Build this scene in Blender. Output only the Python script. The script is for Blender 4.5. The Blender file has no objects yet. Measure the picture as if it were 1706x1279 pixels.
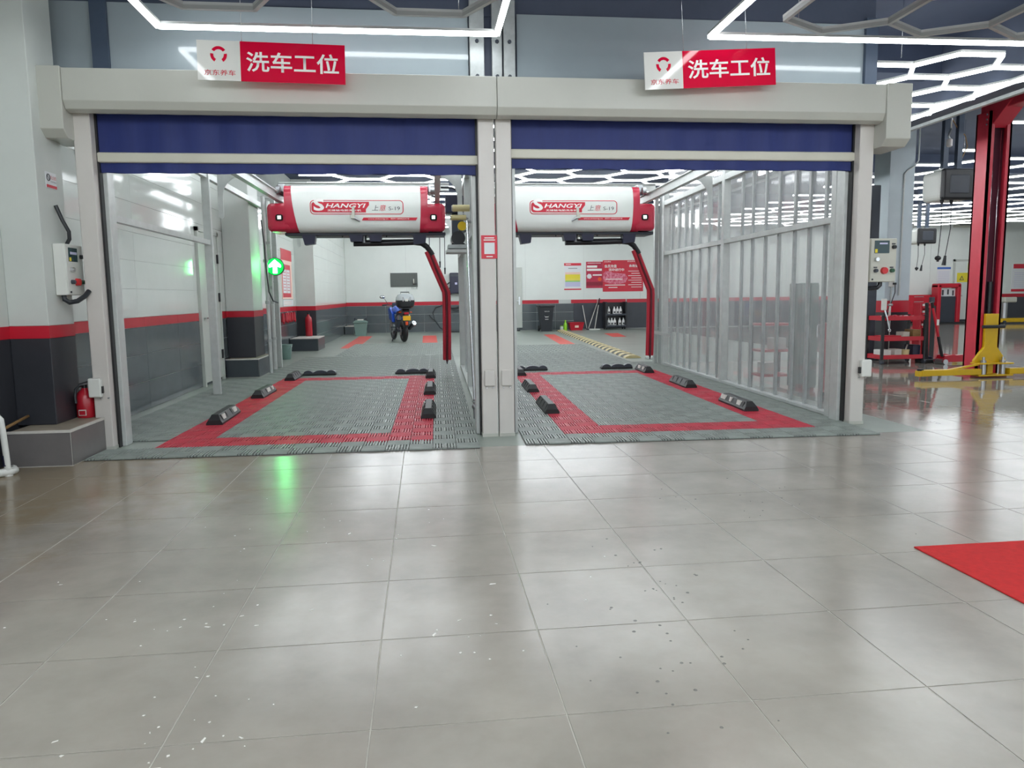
import bpy, bmesh, math, random
from mathutils import Vector, Matrix

# ------------------------------------------------------------------ camera, world, exposure
SC = bpy.context.scene
COL = SC.collection
CAM_AX = {  # world axes seen by the lens (x right, y down, z forward)
    'r': (0.99307018, -0.02632659, 0.11453616),
    'd': (-0.11681154, -0.1140491, 0.98658394),
    'n': (0.01291064, 0.99312623, 0.11633401)}
cam_data = bpy.data.cameras.new('camera')
cam_data.sensor_width = 36.0
cam_data.lens = 1250.0 / 1706.0 * 36.0
cam_data.clip_start = 0.05
cam_data.clip_end = 200
cam = bpy.data.objects.new('camera', cam_data)
COL.objects.link(cam)
r_, d_, n_ = CAM_AX['r'], CAM_AX['d'], CAM_AX['n']
right = Vector((r_[0], d_[0], -n_[0]))
down = Vector((r_[1], d_[1], -n_[1]))
fwd = Vector((r_[2], d_[2], -n_[2]))
mw = Matrix.Identity(4)
for i in range(3):
    mw[i][0] = right[i]
    mw[i][1] = -down[i]
    mw[i][2] = -fwd[i]
mw[0][3], mw[1][3], mw[2][3] = 0.0, 0.0, 1.28
cam.matrix_world = mw
SC.camera = cam

world = bpy.data.worlds.new('daylight')
SC.world = world
world.use_nodes = True
bg = world.node_tree.nodes['Background']
bg.inputs[0].default_value = (0.80, 0.86, 0.90, 1)
bg.inputs[1].default_value = 1.1

LED_POWER = 10.0
SC.view_settings.view_transform = 'Standard'
SC.view_settings.look = 'None'
SC.view_settings.exposure = 0.5
SC.view_settings.gamma = 1.0
SC.view_settings.use_curve_mapping = False
try:
    SC.cycles.use_denoising = True
    SC.cycles.max_bounces = 10
    SC.cycles.transparent_max_bounces = 24
    SC.cycles.sample_clamp_indirect = 6.0
    SC.cycles.caustics_reflective = False
    SC.cycles.caustics_refractive = False
except Exception:
    pass

random.seed(7)
PI = math.pi

# ------------------------------------------------------------------ materials
def lin(c):
    o = []
    for v in c[:3]:
        v /= 255.0
        o.append(v / 12.92 if v <= 0.04045 else ((v + 0.055) / 1.055) ** 2.4)
    return (o[0], o[1], o[2], 1.0)

MATS = {}
def mat(name, col, rough=0.5, metal=0.0, var=0.0, vscale=4.0, bump=0.0, bscale=60.0, col2=None, spec=0.5, coat=0.0, stretch=None, rvar=0.0):
    m = bpy.data.materials.new(name)
    m.use_nodes = True
    nt = m.node_tree
    N, L = nt.nodes, nt.links
    b = N['Principled BSDF']
    b.inputs['Base Color'].default_value = lin(col)
    b.inputs['Roughness'].default_value = rough
    b.inputs['Metallic'].default_value = metal
    b.inputs['Specular IOR Level'].default_value = spec
    b.inputs['Coat Weight'].default_value = coat
    b.inputs['Coat Roughness'].default_value = 0.08
    if var > 0 or bump > 0 or rvar > 0:
        tc = N.new('ShaderNodeTexCoord')
        src = tc.outputs['Object']
        if stretch:
            mp = N.new('ShaderNodeMapping')
            mp.inputs['Scale'].default_value = stretch
            L.new(src, mp.inputs[0])
            src = mp.outputs[0]
    if var > 0 or rvar > 0:
        nz = N.new('ShaderNodeTexNoise')
        nz.inputs['Scale'].default_value = vscale
        nz.inputs['Detail'].default_value = 6
        nz.inputs['Roughness'].default_value = 0.62
        L.new(src, nz.inputs['Vector'])
    if var > 0:
        cr = N.new('ShaderNodeValToRGB')
        c1 = lin(col)
        c2 = lin(col2) if col2 else tuple(max(0, v * (1 - var)) for v in c1[:3]) + (1,)
        cr.color_ramp.elements[0].position = 0.36
        cr.color_ramp.elements[0].color = c2
        cr.color_ramp.elements[1].position = 0.64
        cr.color_ramp.elements[1].color = c1
        L.new(nz.outputs['Fac'], cr.inputs[0])
        L.new(cr.outputs[0], b.inputs['Base Color'])
    if rvar > 0:
        mr = N.new('ShaderNodeMapRange')
        mr.inputs[1].default_value = 0.3
        mr.inputs[2].default_value = 0.7
        mr.inputs[3].default_value = max(0.02, rough - rvar)
        mr.inputs[4].default_value = rough + rvar
        L.new(nz.outputs['Fac'], mr.inputs[0])
        L.new(mr.outputs[0], b.inputs['Roughness'])
    if bump > 0:
        n2 = N.new('ShaderNodeTexNoise')
        n2.inputs['Scale'].default_value = bscale
        n2.inputs['Detail'].default_value = 3
        L.new(src, n2.inputs['Vector'])
        bp = N.new('ShaderNodeBump')
        bp.inputs['Strength'].default_value = bump
        bp.inputs['Distance'].default_value = 0.01
        L.new(n2.outputs['Fac'], bp.inputs['Height'])
        L.new(bp.outputs[0], b.inputs['Normal'])
    MATS[name] = m
    return m

def emit(name, col, power):
    m = bpy.data.materials.new(name)
    m.use_nodes = True
    b = m.node_tree.nodes['Principled BSDF']
    b.inputs['Base Color'].default_value = lin(col)
    b.inputs['Emission Color'].default_value = lin(col)
    b.inputs['Emission Strength'].default_value = power
    MATS[name] = m
    return m

def clear_sheet(name, tint, haze, rough):
    m = bpy.data.materials.new(name)
    m.use_nodes = True
    nt = m.node_tree
    N, L = nt.nodes, nt.links
    for n in list(N):
        N.remove(n)
    out = N.new('ShaderNodeOutputMaterial')
    tr = N.new('ShaderNodeBsdfTransparent')
    tr.inputs[0].default_value = (tint, tint, tint, 1)
    gl = N.new('ShaderNodeBsdfGlossy')
    gl.inputs['Roughness'].default_value = rough
    df = N.new('ShaderNodeBsdfDiffuse')
    df.inputs[0].default_value = (0.85, 0.87, 0.87, 1)
    tl = N.new('ShaderNodeBsdfTranslucent')
    tl.inputs[0].default_value = (0.85, 0.87, 0.87, 1)
    m0 = N.new('ShaderNodeMixShader')
    m0.inputs[0].default_value = 0.5
    L.new(df.outputs[0], m0.inputs[1])
    L.new(tl.outputs[0], m0.inputs[2])
    tc = N.new('ShaderNodeTexCoord')
    mp = N.new('ShaderNodeMapping')
    mp.inputs['Scale'].default_value = (3, 3, 0.35)
    nz = N.new('ShaderNodeTexNoise')
    nz.inputs['Scale'].default_value = 2.0
    nz.inputs['Detail'].default_value = 4
    mr = N.new('ShaderNodeMapRange')
    mr.inputs[3].default_value = haze * 0.75
    mr.inputs[4].default_value = haze * 1.25
    lw = N.new('ShaderNodeLayerWeight')
    lw.inputs[0].default_value = 0.5
    pw = N.new('ShaderNodeMath')
    pw.operation = 'POWER'
    pw.inputs[1].default_value = 4.0
    L.new(lw.outputs['Facing'], pw.inputs[0])
    fr = N.new('ShaderNodeMath')
    fr.operation = 'MULTIPLY_ADD'
    fr.inputs[1].default_value = 0.55
    fr.inputs[2].default_value = 0.035
    L.new(pw.outputs[0], fr.inputs[0])
    m1, m2 = N.new('ShaderNodeMixShader'), N.new('ShaderNodeMixShader')
    L.new(tc.outputs['Object'], mp.inputs[0])
    L.new(mp.outputs[0], nz.inputs['Vector'])
    L.new(nz.outputs['Fac'], mr.inputs[0])
    L.new(mr.outputs[0], m1.inputs[0])
    L.new(tr.outputs[0], m1.inputs[1])
    L.new(m0.outputs[0], m1.inputs[2])
    L.new(fr.outputs[0], m2.inputs[0])
    L.new(m1.outputs[0], m2.inputs[1])
    L.new(gl.outputs[0], m2.inputs[2])
    L.new(m2.outputs[0], out.inputs[0])
    MATS[name] = m
    return m

def floor_mat(name, lines):
    """grey glazed floor tile; wet and shiny towards the workshop side"""
    m = mat(name, (162, 156, 145), 0.3, var=0.2, vscale=1.3, col2=(142, 136, 126))
    nt = m.node_tree
    N, L = nt.nodes, nt.links
    b = N['Principled BSDF']
    ge = N.new('ShaderNodeNewGeometry')
    sx = N.new('ShaderNodeSeparateXYZ')
    L.new(ge.outputs['Position'], sx.inputs[0])
    # world-space noise so that stains run across tiles
    for n in N:
        if n.type == 'TEX_NOISE':
            L.new(ge.outputs['Position'], n.inputs['Vector'])
    ramp = [n for n in N if n.type == 'VALTORGB'][0]
    # muddy stains beside the plinth and wash bay sill
    nz = N.new('ShaderNodeTexNoise')
    nz.inputs['Scale'].default_value = 2.2
    nz.inputs['Detail'].default_value = 8
    nz.inputs['Roughness'].default_value = 0.7
    L.new(ge.outputs['Position'], nz.inputs['Vector'])
    ds = N.new('ShaderNodeVectorMath')
    ds.operation = 'DISTANCE'
    ds.inputs[1].default_value = (-2.9, 5.8, 0)
    L.new(ge.outputs['Position'], ds.inputs[0])
    mr = N.new('ShaderNodeMapRange')
    mr.inputs[1].default_value = 0.3
    mr.inputs[2].default_value = 2.6
    mr.inputs[3].default_value = 0.46
    mr.inputs[4].default_value = -0.12
    L.new(ds.outputs['Value'], mr.inputs[0])
    ad = N.new('ShaderNodeMath')
    ad.operation = 'ADD'
    L.new(nz.outputs['Fac'], ad.inputs[0])
    L.new(mr.outputs[0], ad.inputs[1])
    th = N.new('ShaderNodeMapRange')
    th.inputs[1].default_value = 0.52
    th.inputs[2].default_value = 0.85
    th.inputs[3].default_value = 0
    th.inputs[4].default_value = 0.9
    L.new(ad.outputs[0], th.inputs[0])
    mx = N.new('ShaderNodeMix')
    mx.data_type = 'RGBA'
    mx.inputs[7].default_value = lin((136, 122, 98))
    L.new(th.outputs[0], mx.inputs[0])
    L.new(ramp.outputs[0], mx.inputs[6])
    last = mx.outputs[2]
    if lines:
        br = N.new('ShaderNodeTexBrick')
        br.offset = 0
        br.inputs['Scale'].default_value = 1
        br.inputs['Mortar Size'].default_value = 0.003
        br.inputs['Brick Width'].default_value = 0.595
        br.inputs['Row Height'].default_value = 0.597
        br.inputs['Color1'].default_value = (0, 0, 0, 1)
        br.inputs['Color2'].default_value = (0, 0, 0, 1)
        br.inputs['Mortar'].default_value = (1, 1, 1, 1)
        L.new(ge.outputs['Position'], br.inputs['Vector'])
        m3 = N.new('ShaderNodeMix')
        m3.data_type = 'RGBA'
        m3.inputs[7].default_value = lin((150, 150, 145))
        L.new(br.outputs['Color'], m3.inputs[0])
        L.new(last, m3.inputs[6])
        last = m3.outputs[2]
    L.new(last, b.inputs['Base Color'])
    # wetness: smooth water film on the workshop side, patchy margin
    wz = N.new('ShaderNodeTexNoise')
    wz.inputs['Scale'].default_value = 0.9
    wz.inputs['Detail'].default_value = 5
    L.new(ge.outputs['Position'], wz.inputs['Vector'])
    my = N.new('ShaderNodeMapRange')
    my.inputs[1].default_value = 5.6
    my.inputs[2].default_value = 8.2
    L.new(sx.outputs['Y'], my.inputs[0])
    mxx = N.new('ShaderNodeMapRange')
    mxx.inputs[1].default_value = 3.2
    mxx.inputs[2].default_value = 4.8
    L.new(sx.outputs['X'], mxx.inputs[0])
    mu = N.new('ShaderNodeMath')
    mu.operation = 'MULTIPLY'
    L.new(my.outputs[0], mu.inputs[0])
    L.new(mxx.outputs[0], mu.inputs[1])
    a2 = N.new('ShaderNodeMath')
    a2.operation = 'MULTIPLY_ADD'
    a2.inputs[1].default_value = 0.5
    L.new(wz.outputs['Fac'], a2.inputs[0])
    L.new(mu.outputs[0], a2.inputs[2])
    wr = N.new('ShaderNodeMapRange')
    wr.inputs[1].default_value = 0.35
    wr.inputs[2].default_value = 1.0
    wr.inputs[3].default_value = 0.205
    wr.inputs[4].default_value = 0.06
    L.new(a2.outputs[0], wr.inputs[0])
    L.new(wr.outputs[0], b.inputs['Roughness'])
    wb = N.new('ShaderNodeTexNoise')
    wb.inputs['Scale'].default_value = 6
    wb.inputs['Detail'].default_value = 3
    L.new(ge.outputs['Position'], wb.inputs['Vector'])
    bp = N.new('ShaderNodeBump')
    bp.inputs['Strength'].default_value = 0.12
    bp.inputs['Distance'].default_value = 0.01
    L.new(wb.outputs['Fac'], bp.inputs['Height'])
    L.new(bp.outputs[0], b.inputs['Normal'])
    b.inputs['Specular IOR Level'].default_value = 0.55
    return m

floor_mat('tile', False)
floor_mat('tile_far', True)
mat('grout', (196, 192, 180), 0.7, var=0.15, vscale=5)
mat('bay_floor', (150, 160, 150), 0.35, var=0.15, vscale=1.5)
mat('white_wall', (226, 231, 226), 0.12, var=0.03, vscale=2, spec=0.5)
mat('white_panel', (222, 228, 222), 0.1, var=0.04, vscale=1.5)
mat('back_white', (228, 233, 228), 0.5, var=0.03, vscale=2)
mat('joint', (120, 124, 120), 0.7, var=0.1)
mat('pale_joint', (205, 208, 205), 0.7, var=0.1)
mat('slate_tile', (92, 100, 103), 0.14, var=0.12, vscale=3)
mat('slate_paint', (62, 66, 74), 0.3, var=0.1, vscale=3)
mat('dark_paint', (50, 52, 58), 0.35, var=0.12, vscale=3)
mat('band_red', (196, 32, 52), 0.3, var=0.06)
mat('column_white', (205, 210, 205), 0.5, var=0.05, vscale=2)
mat('ceiling_paint', (66, 76, 98), 0.8, var=0.12, vscale=2)
mat('duct_paint', (74, 82, 100), 0.6, var=0.1)
mat('fascia', (158, 169, 174), 0.09, var=0.03)
mat('ivory_steel', (188, 189, 180), 0.28, var=0.03, vscale=3)
mat('ivory_bar', (205, 203, 188), 0.4, var=0.04)
mat('curtain', (42, 54, 114), 0.5, spec=0.3, var=0.1, vscale=3, stretch=(6, 6, 1))
mat('galv', (186, 191, 190), 0.4, metal=0.25, var=0.16, vscale=14, rvar=0.1)
mat('galv_light', (206, 210, 207), 0.4, metal=0.2, var=0.1, vscale=10)
mat('black_rubber', (26, 27, 29), 0.45, var=0.2, vscale=20)
mat('black_plastic', (30, 31, 35), 0.35, var=0.1)
mat('navy_plastic', (36, 38, 62), 0.4, var=0.1)
mat('charcoal', (58, 64, 74), 0.4, var=0.08)
mat('post_white', (208, 204, 198), 0.35, var=0.03)
mat('pillar_blue', (196, 208, 214), 0.45, var=0.04)
mat('machine_white', (224, 228, 222), 0.22, var=0.02, coat=0.3)
mat('machine_red', (193, 38, 66), 0.25, var=0.05, coat=0.3)
mat('arm_red', (186, 32, 52), 0.45, var=0.1)
mat('arm_dark', (92, 24, 36), 0.5, var=0.1)
mat('sign_white', (226, 226, 220), 0.06)
mat('sign_red', (216, 16, 58), 0.06, var=0.05)
mat('print_white', (240, 238, 234), 0.35)
mat('print_red', (200, 34, 56), 0.35)
mat('print_dark', (70, 70, 76), 0.5)
mat('print_pink', (232, 150, 170), 0.5, var=0.5, vscale=14, col2=(205, 60, 90))
mat('print_yellow', (232, 216, 60), 0.5)
mat('print_green', (150, 205, 110), 0.5)
mat('print_lilac', (196, 196, 224), 0.5)
mat('print_peach', (240, 205, 190), 0.5)
mat('print_maroon', (140, 24, 50), 0.5)
mat('print_blue', (70, 110, 190), 0.5)
mat('paper', (226, 228, 230), 0.5)
mat('poster_red', (214, 40, 62), 0.4, var=0.08, vscale=6)
mat('poster_rose', (196, 40, 74), 0.4, var=0.25, vscale=8)
mat('gap_shade', (44, 48, 46), 0.4, var=0.2)  # mat base plate: shade between the slats painted in as a darker colour
mat('grid_grey', (158, 167, 160), 0.42, var=0.22, vscale=6, bump=0.2, bscale=80)
mat('gap_shade_red', (120, 24, 36), 0.5, var=0.2)  # same painted gap shade for the red mat tiles
mat('grid_red', (216, 50, 74), 0.45, var=0.18, vscale=6, bump=0.15, bscale=80)
mat('floor_red', (232, 74, 62), 0.4, var=0.2, vscale=5)
mat('box_white', (222, 224, 218), 0.4, var=0.03)
mat('box_beige', (198, 198, 186), 0.4, var=0.03)
mat('screen', (44, 70, 74), 0.15)
mat('button_red', (206, 46, 50), 0.3)
mat('button_green', (40, 84, 60), 0.4)
mat('board_grey', (104, 110, 106), 0.6, var=0.1)
mat('locker_green', (62, 96, 88), 0.4, var=0.1)
mat('chrome', (215, 218, 220), 0.15, metal=1.0)
mat('steel', (180, 182, 184), 0.28, metal=0.9, var=0.1)
mat('ext_red', (176, 26, 42), 0.25, coat=0.4)
mat('wood', (150, 116, 70), 0.6, var=0.3, vscale=8, stretch=(1, 1, 8))
mat('plinth_grey', (116, 113, 112), 0.3, var=0.12, vscale=5)
mat('plinth_dark', (66, 72, 78), 0.3, var=0.12, vscale=5)
mat('plinth_top', (160, 150, 132), 0.5, var=0.3, vscale=6)
mat('trim_white', (214, 212, 204), 0.5, var=0.1, vscale=10)
mat('lift_red', (208, 52, 72), 0.35, var=0.1, vscale=3)
mat('lift_dark', (96, 44, 62), 0.5, var=0.1)
mat('lift_yellow', (222, 180, 20), 0.4, var=0.12, vscale=5)
mat('cart_red', (196, 34, 52), 0.35, var=0.1)
mat('carpet', (206, 34, 34), 0.9, var=0.14, vscale=30, bump=0.5, bscale=300)
mat('bike_blue', (30, 86, 200), 0.18, var=0.2, vscale=8, coat=0.5)
mat('bike_grey', (176, 182, 182), 0.25, metal=0.2)
mat('plate_yellow', (240, 180, 16), 0.35)
mat('orange', (230, 84, 30), 0.4)
mat('bin_green', (128, 156, 148), 0.45, var=0.06)
mat('bin_black', (42, 46, 52), 0.45, var=0.08)
mat('lime', (150, 215, 40), 0.35)
mat('bump_yellow', (216, 200, 150), 0.55, var=0.2, vscale=6)
mat('bump_dark', (66, 70, 62), 0.6, var=0.2, vscale=6)
mat('hose', (34, 38, 42), 0.4)
mat('roller', (224, 212, 160), 0.45, var=0.06)
mat('yellow_cap', (232, 196, 30), 0.4)
mat('steel_blue', (70, 84, 104), 0.5, var=0.1)
mat('clear_plastic', (222, 226, 222), 0.2)
mat('bottle_white', (236, 236, 234), 0.3)
mat('door_grey', (196, 201, 194), 0.4, var=0.03)
mat('led_housing', (206, 208, 206), 0.4, var=0.04)
mat('led_off', (186, 188, 186), 0.35)
mat('dirt_white', (232, 230, 222), 0.6)
mat('droplet', (120, 118, 112), 0.05)
emit('led', (242, 247, 250), LED_POWER)
emit('arrow_white', (120, 255, 150), 34.0)
emit('arrow_green', (0, 205, 75), 0.9)
emit('lens_lit', (225, 255, 235), 1.6)
clear_sheet('clear_pvc', 0.95, 0.24, 0.08)

# ------------------------------------------------------------------ mesh helpers
WM = {}
class M:
    def __init__(self):
        self.bm = bmesh.new()
    def _sub(self, tmp):
        vm = {}
        for v in tmp.verts:
            vm[v] = self.bm.verts.new(v.co)
        for f in tmp.faces:
            try:
                nf = self.bm.faces.new([vm[v] for v in f.verts])
                nf.smooth = f.smooth
                nf.material_index = f.material_index
            except ValueError:
                pass
        tmp.free()
        return self
    def box(self, x0, x1, y0, y1, z0, z1, bev=0.0, seg=1, mi=0):
        t = bmesh.new()
        x0, x1 = min(x0, x1), max(x0, x1)
        y0, y1 = min(y0, y1), max(y0, y1)
        z0, z1 = min(z0, z1), max(z0, z1)
        vs = [t.verts.new(p) for p in ((x0, y0, z0), (x1, y0, z0), (x1, y1, z0), (x0, y1, z0), (x0, y0, z1), (x1, y0, z1), (x1, y1, z1), (x0, y1, z1))]
        for q in ((3, 2, 1, 0), (4, 5, 6, 7), (0, 1, 5, 4), (1, 2, 6, 5), (2, 3, 7, 6), (3, 0, 4, 7)):
            f = t.faces.new([vs[i] for i in q])
            f.material_index = mi
        if bev > 0:
            bmesh.ops.bevel(t, geom=list(t.edges), offset=bev, segments=seg, profile=0.5, affect='EDGES')
        return self._sub(t)
    def prism(self, pts, axis, a, b, bev=0.0, seg=1):
        t = bmesh.new()
        def P(u, v, w):
            return {'x': (w, u, v), 'y': (u, w, v), 'z': (u, v, w)}[axis]
        A = [t.verts.new(P(u, v, a)) for u, v in pts]
        B = [t.verts.new(P(u, v, b)) for u, v in pts]
        n = len(pts)
        t.faces.new(A)
        t.faces.new(B[::-1])
        for i in range(n):
            t.faces.new((A[i], B[i], B[(i + 1) % n], A[(i + 1) % n]))
        bmesh.ops.recalc_face_normals(t, faces=list(t.faces))
        if bev > 0:
            bmesh.ops.bevel(t, geom=list(t.edges), offset=bev, segments=seg, profile=0.5, affect='EDGES')
        return self._sub(t)
    def cyl(self, p, q, r, r2=None, n=16, smooth=True):
        p, q = Vector(p), Vector(q)
        r2 = r if r2 is None else r2
        ax = (q - p).normalized()
        u = ax.orthogonal().normalized()
        w = ax.cross(u)
        t = bmesh.new()
        A = [t.verts.new(p + (u * math.cos(2 * PI * i / n) + w * math.sin(2 * PI * i / n)) * r) for i in range(n)]
        B = [t.verts.new(q + (u * math.cos(2 * PI * i / n) + w * math.sin(2 * PI * i / n)) * r2) for i in range(n)]
        t.faces.new(A[::-1])
        t.faces.new(B)
        for i in range(n):
            f = t.faces.new((A[i], A[(i + 1) % n], B[(i + 1) % n], B[i]))
            f.smooth = smooth
        return self._sub(t)
    def tube(self, pts, r, n=8, closed=False):
        pts = [Vector(p) for p in pts]
        t = bmesh.new()
        rings = []
        m = len(pts)
        up = None
        for i, p in enumerate(pts):
            if closed:
                tg = pts[(i + 1) % m] - pts[i - 1]
            else:
                tg = pts[min(i + 1, m - 1)] - pts[max(i - 1, 0)]
            tg.normalize()
            if up is None:
                up = tg.orthogonal().normalized()
            u = (up - tg * up.dot(tg))
            if u.length < 1e-5:
                u = tg.orthogonal()
            u.normalize()
            up = u
            w = tg.cross(u)
            rr = r[i] if isinstance(r, (list, tuple)) else r
            rings.append([t.verts.new(p + (u * math.cos(2 * PI * k / n) + w * math.sin(2 * PI * k / n)) * rr) for k in range(n)])
        for i in range(m if closed else m - 1):
            a, b = rings[i], rings[(i + 1) % m]
            for k in range(n):
                f = t.faces.new((a[k], a[(k + 1) % n], b[(k + 1) % n], b[k]))
                f.smooth = True
        if not closed:
            t.faces.new(rings[0][::-1])
            t.faces.new(rings[-1])
        return self._sub(t)
    def bar(self, p, q, w, h, roll=0.0):
        """rectangular bar between two points, w wide (sideways), h high"""
        p, q = Vector(p), Vector(q)
        ax = (q - p).normalized()
        side = ax.cross(Vector((0, 0, 1)))
        if side.length < 1e-4:
            side = Vector((1, 0, 0))
        side.normalize()
        up = side.cross(ax).normalized()
        if roll:
            R = Matrix.Rotation(roll, 3, ax)
            side, up = R @ side, R @ up
        t = bmesh.new()
        vs = []
        for c in (p, q):
            for s1, s2 in ((-1, -1), (1, -1), (1, 1), (-1, 1)):
                vs.append(t.verts.new(c + side * (s1 * w / 2) + up * (s2 * h / 2)))
        for f in ((0, 1, 2, 3), (7, 6, 5, 4), (0, 4, 5, 1), (1, 5, 6, 2), (2, 6, 7, 3), (3, 7, 4, 0)):
            t.faces.new([vs[i] for i in f])
        bmesh.ops.recalc_face_normals(t, faces=list(t.faces))
        return self._sub(t)
    def loft(self, rings, cap=True, smooth=True):
        t = bmesh.new()
        R = [[t.verts.new(p) for p in r] for r in rings]
        n = len(R[0])
        for a, b in zip(R[:-1], R[1:]):
            for k in range(n):
                f = t.faces.new((a[k], a[(k + 1) % n], b[(k + 1) % n], b[k]))
                f.smooth = smooth
        if cap:
            t.faces.new(R[0][::-1])
            t.faces.new(R[-1])
        bmesh.ops.recalc_face_normals(t, faces=list(t.faces))
        return self._sub(t)
    def lathe(self, prof, c=(0, 0, 0), n=20):
        rings = []
        for r, z in prof:
            r = max(r, 1e-4)
            rings.append([(c[0] + r * math.cos(2 * PI * k / n), c[1] + r * math.sin(2 * PI * k / n), c[2] + z) for k in range(n)])
        return self.loft(rings)
    def ball(self, c, r, n=12, m=8):
        rx, ry, rz = r if isinstance(r, (tuple, list)) else (r, r, r)
        rings = []
        for i in range(1, m):
            a = -PI / 2 + PI * i / m
            rings.append([(c[0] + rx * math.cos(a) * math.cos(2 * PI * k / n), c[1] + ry * math.cos(a) * math.sin(2 * PI * k / n), c[2] + rz * math.sin(a)) for k in range(n)])
        return self.loft(rings)
    def torus(self, c, R, r, axis='x', n=28, m=10, flat=1.0):
        pts = []
        t = bmesh.new()
        rings = []
        for i in range(n):
            a = 2 * PI * i / n
            ring = []
            for k in range(m):
                b = 2 * PI * k / m
                rad = R + r * math.cos(b)
                h = r * flat * math.sin(b)
                u, v = rad * math.cos(a), rad * math.sin(a)
                p = {'x': (h, u, v), 'y': (u, h, v), 'z': (u, v, h)}[axis]
                ring.append(t.verts.new((c[0] + p[0], c[1] + p[1], c[2] + p[2])))
            rings.append(ring)
        for i in range(n):
            a, b = rings[i], rings[(i + 1) % n]
            for k in range(m):
                f = t.faces.new((a[k], a[(k + 1) % m], b[(k + 1) % m], b[k]))
                f.smooth = True
        bmesh.ops.recalc_face_normals(t, faces=list(t.faces))
        return self._sub(t)
    def build(self, name, material, parent=None, local=False):
        if parent is not None and not local:
            self.bm.transform(WM[parent.name].inverted())
        self.bm.normal_update()
        for e in self.bm.edges:
            if len(e.link_faces) == 2 and e.calc_face_angle(0.0) > 0.7:
                e.smooth = False
        me = bpy.data.meshes.new(name)
        self.bm.to_mesh(me)
        self.bm.free()
        for mm in (material if isinstance(material, (list, tuple)) else [material]):
            me.materials.append(MATS[mm])
        return place(name, me, parent)

def place(name, me, parent=None, loc=None, rot=None, scale=None):
    o = bpy.data.objects.new(name, me)
    COL.objects.link(o)
    if loc is not None:
        o.location = loc
    if rot is not None:
        o.rotation_euler = rot
    if scale is not None:
        o.scale = scale
    if parent is not None:
        o.parent = parent
        WM[o.name] = WM[parent.name]
    else:
        WM[o.name] = Matrix.Identity(4)
    return o

def tag(o, label, cat, group=None):
    o['label'] = label
    o['category'] = cat
    if group:
        o['group'] = group
    return o

def thing(name, label, cat, loc=(0, 0, 0), rz=0.0, group=None, ry=0.0):
    o = bpy.data.objects.new(name, None)
    COL.objects.link(o)
    o.empty_display_size = 0.1
    o.location = loc
    o.rotation_euler = (0, ry, rz)
    WM[o.name] = Matrix.Translation(Vector(loc)) @ Matrix.Rotation(rz, 4, 'Z') @ Matrix.Rotation(ry, 4, 'Y')
    return tag(o, label, cat, group)

def struct(o):
    o['kind'] = 'structure'
    return o

def copy_tree(o, loc, rz, label=None, group=None):
    c = o.copy()
    COL.objects.link(c)
    c.location = loc
    c.rotation_euler = (0, 0, rz)
    WM[c.name] = Matrix.Translation(Vector(loc)) @ Matrix.Rotation(rz, 4, 'Z')
    if label:
        c['label'] = label
    if group:
        c['group'] = group
    for ch in list(o.children):
        k = ch.copy()
        COL.objects.link(k)
        k.parent = c
        WM[k.name] = WM[c.name]
        for g in list(ch.children):
            j = g.copy()
            COL.objects.link(j)
            j.parent = k
            WM[j.name] = WM[c.name]
    return c

def text(body, name, material, parent, x0, x1, z0, z1, depth, face='-y', local=False, weight=0.0, shear=0.0, roll=0.0, pivot=None, thick=0.002):
    """flat lettering stretched into the rectangle x0..x1, z0..z1 on a plane"""
    cu = bpy.data.curves.new(name, 'FONT')
    cu.body = body
    cu.size = 1.0
    cu.offset = weight
    cu.shear = shear
    cu.resolution_u = 3
    tmp = bpy.data.objects.new(name + '_tmp', cu)
    COL.objects.link(tmp)
    bpy.context.view_layer.update()
    dg = bpy.context.evaluated_depsgraph_get()
    me = bpy.data.meshes.new_from_object(tmp.evaluated_get(dg))
    bpy.data.objects.remove(tmp)
    bpy.data.curves.remove(cu)
    if len(me.vertices) == 0:
        return None
    xs = [v.co.x for v in me.vertices]
    ys = [v.co.y for v in me.vertices]
    ax, bx, ay, by = min(xs), max(xs), min(ys), max(ys)
    sx = (x1 - x0) / max(bx - ax, 1e-6)
    sy = (z1 - z0) / max(by - ay, 1e-6)
    cr, sr = math.cos(roll), math.sin(roll)
    inv = WM[parent.name].inverted() if (parent and not local) else None
    for v in me.vertices:
        u = x0 + (v.co.x - ax) * sx
        w = z0 + (v.co.y - ay) * sy
        if pivot:
            du, dw = u - pivot[0], w - pivot[1]
            u, w = pivot[0] + du * cr - dw * sr, pivot[1] + du * sr + dw * cr
        p = Vector((u, depth, w)) if face == '-y' else Vector((depth, u, w))
        v.co = inv @ p if inv else p
    me.materials.clear()
    me.materials.append(MATS[material])
    return place(name, me, parent)

def box_mesh(name, x0, x1, y0, y1, z0, z1, mats, bev=0.0):
    m = M()
    m.box(x0, x1, y0, y1, z0, z1, bev)
    me = bpy.data.meshes.new(name)
    m.bm.to_mesh(me)
    m.bm.free()
    for k in (mats if isinstance(mats, (list, tuple)) else [mats]):
        me.materials.append(MATS[k])
    return me

def box_thing(name, label, cat, b, material, bev=0.0, group=None, seg=1):
    o = M().box(*b, bev=bev, seg=seg).build(name, material)
    return tag(o, label, cat, group)

DOOR_Y = 6.8
KL, KR = 0.017, 0.033           # the two bays run slightly askew to the door line
CEIL = 4.3
YB = 27.95                      # back wall

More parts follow.
